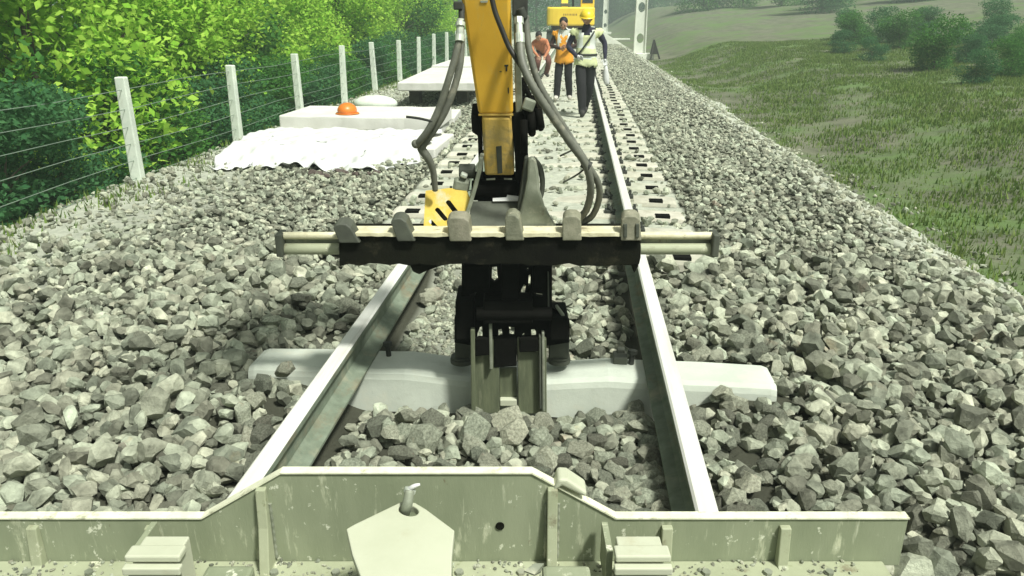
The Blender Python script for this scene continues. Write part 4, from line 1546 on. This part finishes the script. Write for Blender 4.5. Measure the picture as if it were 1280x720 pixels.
cabin = MB().box((.86, 1.75, 2.1), (.72, 1.9, 1.75)).build('cab', M_YELF, ex, bevel=.06)
MB().box((.86, .79, 2.42), (.56, .02, .7)).build('window', M_GLASS, cabin)
MB().box((1.225, 1.75, 2.45), (.015, 1.4, .75)).build('window', M_GLASS, cabin)
MB().box((0, 1.2, .84), (2.0, 2.4, .22)).build('slew_frame', mat('under_brown', (.10, .045, .02), (.05, .03, .02), rough=.8), ex, bevel=.02)
for s in (-1, 1):
    pts = [(-.35 + 1.2 + 1.5 * math.cos(a) * 1.0, .36 + .34 * math.sin(a)) for a in np.linspace(0, 2 * math.pi, 25)[:-1]]
    pts = [(min(max(p[0], -.45), 2.2), p[1]) for p in pts]
    tr = MB().prism(pts, 'x', s * .98 - .25, s * .98 + .25).build('crawler_track', M_CLIP, ex, bevel=.02)
    for k in range(12):
        MB().box((s * .98, -.45 + .23 * k, .72), (.5, .15, .035)).build('track_shoe', M_CLIP, tr)
mb = MB()
mb.prism([(2.2, 1.4), (2.9, 1.3), (5.4, 3.6), (8.2, 3.9), (8.2, 4.25), (5.2, 4.2), (2.4, 2.1)], 'x', -.55, -.2)
mb.build('boom', M_YELF, ex, bevel=.03)
mb = MB()
mb.prism([(8.0, 4.3), (8.4, 4.3), (8.2, 1.6), (8.0, 1.6)], 'x', -.5, -.25)
mb.build('stick', M_YELF, ex, bevel=.03)
mb = MB()
mb.prism([(7.4, .9), (8.3, .55), (8.5, 1.2), (8.1, 1.7)], 'x', -.85, .1)
mb.build('bucket', M_STEELD, ex, bevel=.03)


# ------------------------------------------------------------------ people
M_SKIN = mat('skin', (.50, .29, .19), (.44, .25, .16), scale=12, rough=.6)
M_TROUS = mat('black_trousers', (.010, .010, .012), (.006, .006, .007), scale=20, rough=.9)
M_SHOEW = mat('pale_shoes', (.55, .53, .46), (.4, .38, .33), rough=.8)
M_SHOEB = mat('dark_shoes', (.03, .028, .025), rough=.8)
M_NAVY = mat('navy_sleeve', (.022, .022, .045), (.014, .014, .03), rough=.9)
M_BROWN = mat('brown_sleeve', (.045, .022, .018), (.03, .015, .012), rough=.9)
M_ORANGE = mat('orange_vest', (.78, .36, .02), (.66, .27, .02), scale=9, rough=.8)
M_LIME = mat('lime_vest', (.62, .66, .42), (.54, .59, .30), scale=9, rough=.8)
M_SILVER = mat('reflective_band', (.72, .76, .70), (.62, .66, .60), rough=.5)
M_PINK = mat('faded_orange_cloth', (.55, .22, .10), (.36, .13, .07), scale=9, rough=.9)
M_HAIR = mat('black_hair', (.012, .010, .009), rough=.7)
M_HELMET = mat('yellow_helmet', (.80, .60, .03), (.74, .54, .03), rough=.4)

BONES = [('pelvis', 'spine', 'torso'), ('spine', 'chest', 'torso'), ('chest', 'neck', 'torso'), ('neck', 'head', 'head'),
         ('chest', 'sh_a', 'torso'), ('sh_a', 'el_a', 'arm'), ('el_a', 'wr_a', 'arm'), ('wr_a', 'ha_a', 'hand'),
         ('chest', 'sh_b', 'torso'), ('sh_b', 'el_b', 'arm'), ('el_b', 'wr_b', 'arm'), ('wr_b', 'ha_b', 'hand'),
         ('pelvis', 'hi_a', 'leg'), ('hi_a', 'kn_a', 'leg'), ('kn_a', 'an_a', 'leg'), ('an_a', 'to_a', 'foot'),
         ('pelvis', 'hi_b', 'leg'), ('hi_b', 'kn_b', 'leg'), ('kn_b', 'an_b', 'leg'), ('an_b', 'to_b', 'foot')]
RAD = {'pelvis': (.150, .11), 'spine': (.135, .10), 'chest': (.160, .115), 'neck': (.058, .058), 'head': (.06, .06), 'sh': (.068, .068), 'el': (.05, .05),
       'wr': (.034, .034), 'ha': (.036, .022), 'hi': (.112, .108), 'kn': (.090, .090), 'an': (.072, .075), 'to': (.045, .035)}


def person(label, loc, rz, J, cloth, scale=1.0, group='track workers'):
    root = thing('person', label, 'person', loc, R(rz), group)
    names = list(J)
    me = bpy.data.meshes.new('skeleton')
    me.from_pydata([J[n] for n in names], [(names.index(a), names.index(b)) for a, b, _ in BONES], [])
    ob = bpy.data.objects.new('skeleton', me)
    COL.objects.link(ob)
    sk = ob.modifiers.new('skin', 'SKIN')
    sk.use_smooth_shade = True
    sub = ob.modifiers.new('sub', 'SUBSURF')
    sub.levels = sub.render_levels = 2
    for i, n in enumerate(names):
        sv = me.skin_vertices[0].data[i]
        sv.radius = RAD[n.split('_')[0]]
        sv.use_root = (n == 'pelvis')
    dg = bpy.context.evaluated_depsgraph_get()
    full = bpy.data.meshes.new_from_object(ob.evaluated_get(dg))
    bpy.data.objects.remove(ob)
    V = np.array([v.co[:] for v in full.vertices])
    F = [tuple(p.vertices) for p in full.polygons]
    NRM = np.array([v.normal[:] for v in full.vertices])
    mb = MB()
    mb.v = [tuple(v) for v in V]
    mb.f = list(F)
    kinds = ['torso', 'arm', 'hand', 'leg', 'foot', 'head']
    segs = [(np.array(J[a]), np.array(J[b]), k, (RAD[a.split('_')[0]][1] + RAD[b.split('_')[0]][1]) / 2) for a, b, k in BONES]
    cls = []
    for f in F:
        c = V[list(f)].mean(0)
        best, bk = 9, 'torso'
        for a, b, k, r in segs:
            d = b - a
            t = np.clip(np.dot(c - a, d) / max(np.dot(d, d), 1e-6), 0, 1)
            q = np.linalg.norm(c - a - d * t) - r
            if q < best:
                best, bk = q, k
        cls.append(bk)
        mb.mi.append(kinds.index(bk))
    # head: egg-shaped skull with jaw, nose and ears, same mesh
    hc = Vector(J['head'])
    tilt = Matrix.Rotation(R(cloth.get('nod', 8)), 3, 'X') @ Matrix.Rotation(R(cloth.get('turn', 0)), 3, 'Z')
    hs = MB()
    hs.sphere((0, 0, .06), .105, 18, 14, sc=(.78, .95, 1.18))
    for i, p in enumerate(hs.v):
        x, y, z = p
        if z < .03:
            k = max(.55, 1 + (z - .03) * 4.0)
            x, y = x * k, y * k - .012 * (1 - k) * 4
        hs.v[i] = (x, y, z)
    hs.sphere((0, -.104, .045), .017, 8, 6, sc=(.8, 1, 1.5))
    hs.sphere((.083, .005, .05), .022, 8, 6, sc=(.5, .9, 1.5))
    hs.sphere((-.083, .005, .05), .022, 8, 6, sc=(.5, .9, 1.5))
    hs.box((0, -.094, -.005), (.05, .012, .010))
    mb.add([tuple(hc + tilt @ Vector(p)) for p in hs.v], hs.f, 5)
    # five fingers on each hand
    for s in ('a', 'b'):
        w, h = Vector(J['wr_' + s]), Vector(J['ha_' + s])
        d = (h - w).normalized()
        side = d.cross(Vector((0, 1, .3))).normalized()
        cu = side.cross(d).normalized()
        for k, ln in enumerate((.070, .080, .074, .058)):
            b = h + side * (-.030 + .020 * k)
            mb.tube([b - d * .02, b + d * ln * .5 - cu * .006, b + d * ln * .9 - cu * .026], [.0095, .009, .007], n=6, steps=2, mi=2)
        b = w + d * .035 - side * .03
        mb.tube([b, b - side * .025 + d * .02, b - side * .035 + d * .055], [.011, .0105, .008], n=6, steps=2, mi=2)
    mats = [cloth['shirt'], cloth['sleeve'], cloth.get('hand', M_SKIN), cloth['trousers'], cloth['shoe'], M_SKIN]
    body = link('body', mb.mesh('body', mats, smooth=True), root)
    tex = bpy.data.textures.get('folds') or bpy.data.textures.new('folds', 'CLOUDS')
    tex.noise_scale = .11
    dm = body.modifiers.new('folds', 'DISPLACE')
    dm.texture = tex
    dm.strength = .022
    vg = body.vertex_groups.new(name='cloth')
    vg.add([v for i, f in enumerate(F) if cls[i] in ('torso', 'arm', 'leg') for v in f], 1.0, 'REPLACE')
    dm.vertex_group = 'cloth'
    # vest: the torso's own faces pushed outwards, open at neck and arms
    if 'vest' in cloth:
        z0 = cloth.get('hem', .80)
        keep = [i for i, f in enumerate(F) if (cls[i] == 'torso' or (cls[i] == 'leg' and V[list(f)].mean(0)[2] > z0)) and V[list(f)].mean(0)[2] > z0
                and V[list(f)].mean(0)[2] < J['neck'][2] - .045 and not (V[list(f)].mean(0)[1] < 0 and V[list(f)].mean(0)[2] - J['chest'][2] > abs(V[list(f)].mean(0)[0] - J['chest'][0]) * 1.6 - .06)]
        used = sorted({v for i in keep for v in F[i]})
        mp = {v: i for i, v in enumerate(used)}
        vm = MB()
        off = np.array([.028 if V[v][2] < J['spine'][2] else .022 for v in used])
        vm.v = [tuple(V[v] + NRM[v] * o_) for v, o_ in zip(used, off)]
        vm.f = [tuple(mp[v] for v in F[i]) for i in keep]
        zb = cloth.get('bands', ())
        for i in keep:
            c = V[list(F[i])].mean(0)
            band = any(abs(c[2] - z) < .028 for z in zb) or (cloth.get('braces') and abs(abs(c[0]) - .10) < .03 and c[2] > J['spine'][2])
            vm.mi.append(1 if band else 0)
        v_ = link('vest', vm.mesh('vest', [cloth['vest'], M_SILVER], smooth=True, fix=False), root)
        dv = v_.modifiers.new('folds', 'DISPLACE')
        dv.texture = tex
        dv.strength = .04
        dv.mid_level = .35
        v_.modifiers.new('solid', 'SOLIDIFY').thickness = .008
    R4 = tilt.to_4x4()

    def headpart(m_, name, mat_):
        me_ = m_.mesh(name, mat_, smooth=True)
        o_ = link(name, me_, root)
        o_.matrix_local = Matrix.Translation(hc) @ R4
        return o_
    for s in (-1, 1):
        headpart(MB().sphere((s * .033, -.092, .068), .011, 8, 6), 'eye', M_HAIR)
    if cloth.get('helmet'):
        hm = MB()
        n, m = 22, 8
        for j in range(m + 1):
            th = .5 * math.pi * j / m
            for k in range(n):
                a = 2 * math.pi * k / n
                hm.v.append((.118 * math.cos(a) * math.cos(th), .138 * math.sin(a) * math.cos(th), .095 + .115 * math.sin(th)))
        for j in range(m):
            for k in range(n):
                hm.f.append((j * n + k, j * n + (k + 1) % n, (j + 1) * n + (k + 1) % n, (j + 1) * n + k))
                hm.mi.append(0)
        rim = [(.130 * math.cos(2 * math.pi * k / n), .150 * math.sin(2 * math.pi * k / n) - (.045 if math.sin(2 * math.pi * k / n) < -.3 else 0)) for k in range(n)]
        hm.prism(rim, 'z', .088, .098)
        headpart(hm, 'helmet', M_HELMET)
        headpart(MB().sphere((0, .012, .075), .1, 14, 8, sc=(.83, .98, .7)), 'hair', M_HAIR)
    else:
        headpart(MB().sphere((0, .02, .105), .106, 16, 10, sc=(.87, .95, .86)), 'hair', M_HAIR)
    root.scale = (scale,) * 3
    return root


def stand(**k):
    J = {'pelvis': (0, 0, .93), 'spine': (0, 0, 1.12), 'chest': (0, .01, 1.33), 'neck': (0, .01, 1.47), 'head': (0, -.01, 1.55),
         'sh_a': (-.185, .01, 1.41), 'el_a': (-.25, .02, 1.14), 'wr_a': (-.24, -.06, .90), 'ha_a': (-.235, -.08, .83),
         'sh_b': (.185, .01, 1.41), 'el_b': (.25, .02, 1.14), 'wr_b': (.24, -.06, .90), 'ha_b': (.235, -.08, .83),
         'hi_a': (-.09, 0, .88), 'kn_a': (-.10, -.02, .49), 'an_a': (-.11, .02, .09), 'to_a': (-.12, -.13, .04),
         'hi_b': (.09, 0, .88), 'kn_b': (.10, -.02, .49), 'an_b': (.11, .02, .09), 'to_b': (.12, -.13, .04)}
    J.update(k)
    return J


p2 = ground(727, 145, ZR - .19)
W2 = person('person in pale lime vest and yellow helmet walking along the sleepers', (p2.x + .04, p2.y + .10, ZR - .185), 4,
       stand(el_a=(-.31, .02, 1.15), wr_a=(-.17, -.14, 1.00), ha_a=(-.10, -.19, .98), el_b=(.33, .05, 1.20), wr_b=(.33, -.03, .97), ha_b=(.33, -.05, .90),
             kn_a=(-.07, -.16, .50), an_a=(-.05, -.22, .09), to_a=(-.05, -.38, .04), kn_b=(.08, .04, .48), an_b=(.03, .24, .12), to_b=(.03, .12, .03), sh_a=(-.195, .01, 1.40), sh_b=(.195, .01, 1.40)),
       dict(shirt=M_NAVY, sleeve=M_NAVY, trousers=M_TROUS, shoe=M_SHOEB, vest=M_LIME, hem=.83, bands=(1.14, .98), braces=True, helmet=True, hand=M_TARP, nod=14))
mb = MB()
mb.tube([(.16, .02, 1.46), (.10, -.125, 1.36), (0, -.165, 1.22), (-.10, -.155, 1.08), (-.17, -.05, 1.0)], .016, n=6, steps=5)
mb.build('shoulder_strap', M_CLIP, W2, smooth=True)
mb = MB()
mb.tube([(.185 * math.cos(a), .150 * math.sin(a), 1.02) for a in np.linspace(0, 2 * math.pi, 17)], .02, n=6, steps=2)
mb.build('belt', M_CLIP, W2, smooth=True)
# the white bag hangs from the hand
mb = MB()
mb.v = []
for j, (z, w, t) in enumerate(((.92, .02, .015), (.84, .035, .025), (.74, .05, .035), (.66, .055, .035), (.60, .045, .025), (.57, .03, .015))):
    for k in range(10):
        a = 2 * math.pi * k / 10
        mb.v.append((.03 * (5 - j) * -.25 + w * math.cos(a), t * math.sin(a), z - .47))
for j in range(5):
    for k in range(10):
        mb.f.append((j * 10 + k, j * 10 + (k + 1) % 10, (j + 1) * 10 + (k + 1) % 10, (j + 1) * 10 + k))
mb.f += [tuple(range(10)), tuple(50 + k for k in range(10))]
mb.mi = [0] * len(mb.f)
o = mb.build('bag', M_TARP, smooth=True)
o.location = (p2.x + .42, p2.y + .06, ZR - .185 + .42)
tag(o, 'white cloth bag hanging from the walking worker’s hand'.replace('’', "'"), 'bag')

p1 = ground(704, 126, ZR - .19)
person('person in orange vest with brown sleeves and bare head on the track', (p1.x, p1.y, ZR - .185), -6,
       stand(el_a=(-.29, -.02, 1.15), wr_a=(-.08, -.20, 1.10), ha_a=(-.01, -.23, 1.11), el_b=(.27, .0, 1.16), wr_b=(.10, -.20, 1.12), ha_b=(.04, -.23, 1.14), head=(-.02, -.04, 1.54),
             kn_a=(-.12, -.06, .49), an_a=(-.14, -.05, .09), to_a=(-.16, -.19, .04), an_b=(.12, .14, .09), to_b=(.14, .0, .04)),
       dict(shirt=M_SILVER, sleeve=M_BROWN, trousers=M_TROUS, shoe=M_SHOEW, vest=M_ORANGE, hem=.78, bands=(), braces=True, nod=26), .94)
p3 = ground(676, 97, ZR - .19)
person('person in faded orange clothes bending over beside the rail', (p3.x, p3.y, ZR - .185), 20,
       stand(pelvis=(.06, .10, .72), spine=(-.02, -.02, .86), chest=(-.10, -.16, 1.0), neck=(-.16, -.27, 1.06), head=(-.20, -.34, 1.09), sh_a=(-.28, -.16, .99), sh_b=(.08, -.24, 1.0),
             el_a=(-.36, -.30, .78), wr_a=(-.24, -.42, .62), ha_a=(-.20, -.46, .56), el_b=(.12, -.36, .78), wr_b=(-.02, -.46, .62), ha_b=(-.06, -.49, .56),
             hi_a=(-.03, .10, .68), kn_a=(-.14, -.16, .44), an_a=(-.12, .06, .09), to_a=(-.14, -.10, .04), hi_b=(.15, .10, .68), kn_b=(.20, -.14, .44), an_b=(.18, .08, .09), to_b=(.20, -.08, .04)),
       dict(shirt=M_PINK, sleeve=M_PINK, trousers=mat('dull_red_cloth', (.16, .06, .045), (.10, .04, .03), rough=.9), shoe=M_SHOEB, nod=40), .98)

# ------------------------------------------------------------------ haze
hz = MB().box((0, 181, 7.5), (530, 490, 21)).build('haze', None)
hz.data.materials.clear()
hm_ = bpy.data.materials.new('haze')
hm_.use_nodes = True
hm_.node_tree.nodes.clear()
_o = hm_.node_tree.nodes.new('ShaderNodeOutputMaterial')
_v = hm_.node_tree.nodes.new('ShaderNodeVolumePrincipled')
_v.inputs['Color'].default_value = (.84, 1.0, .93, 1)
_v.inputs['Density'].default_value = .003
hm_.node_tree.links.new(_v.outputs[0], _o.inputs['Volume'])
hz.data.materials.append(hm_)
hz['kind'] = 'stuff'
hz['label'] = 'pale green haze over the whole line'
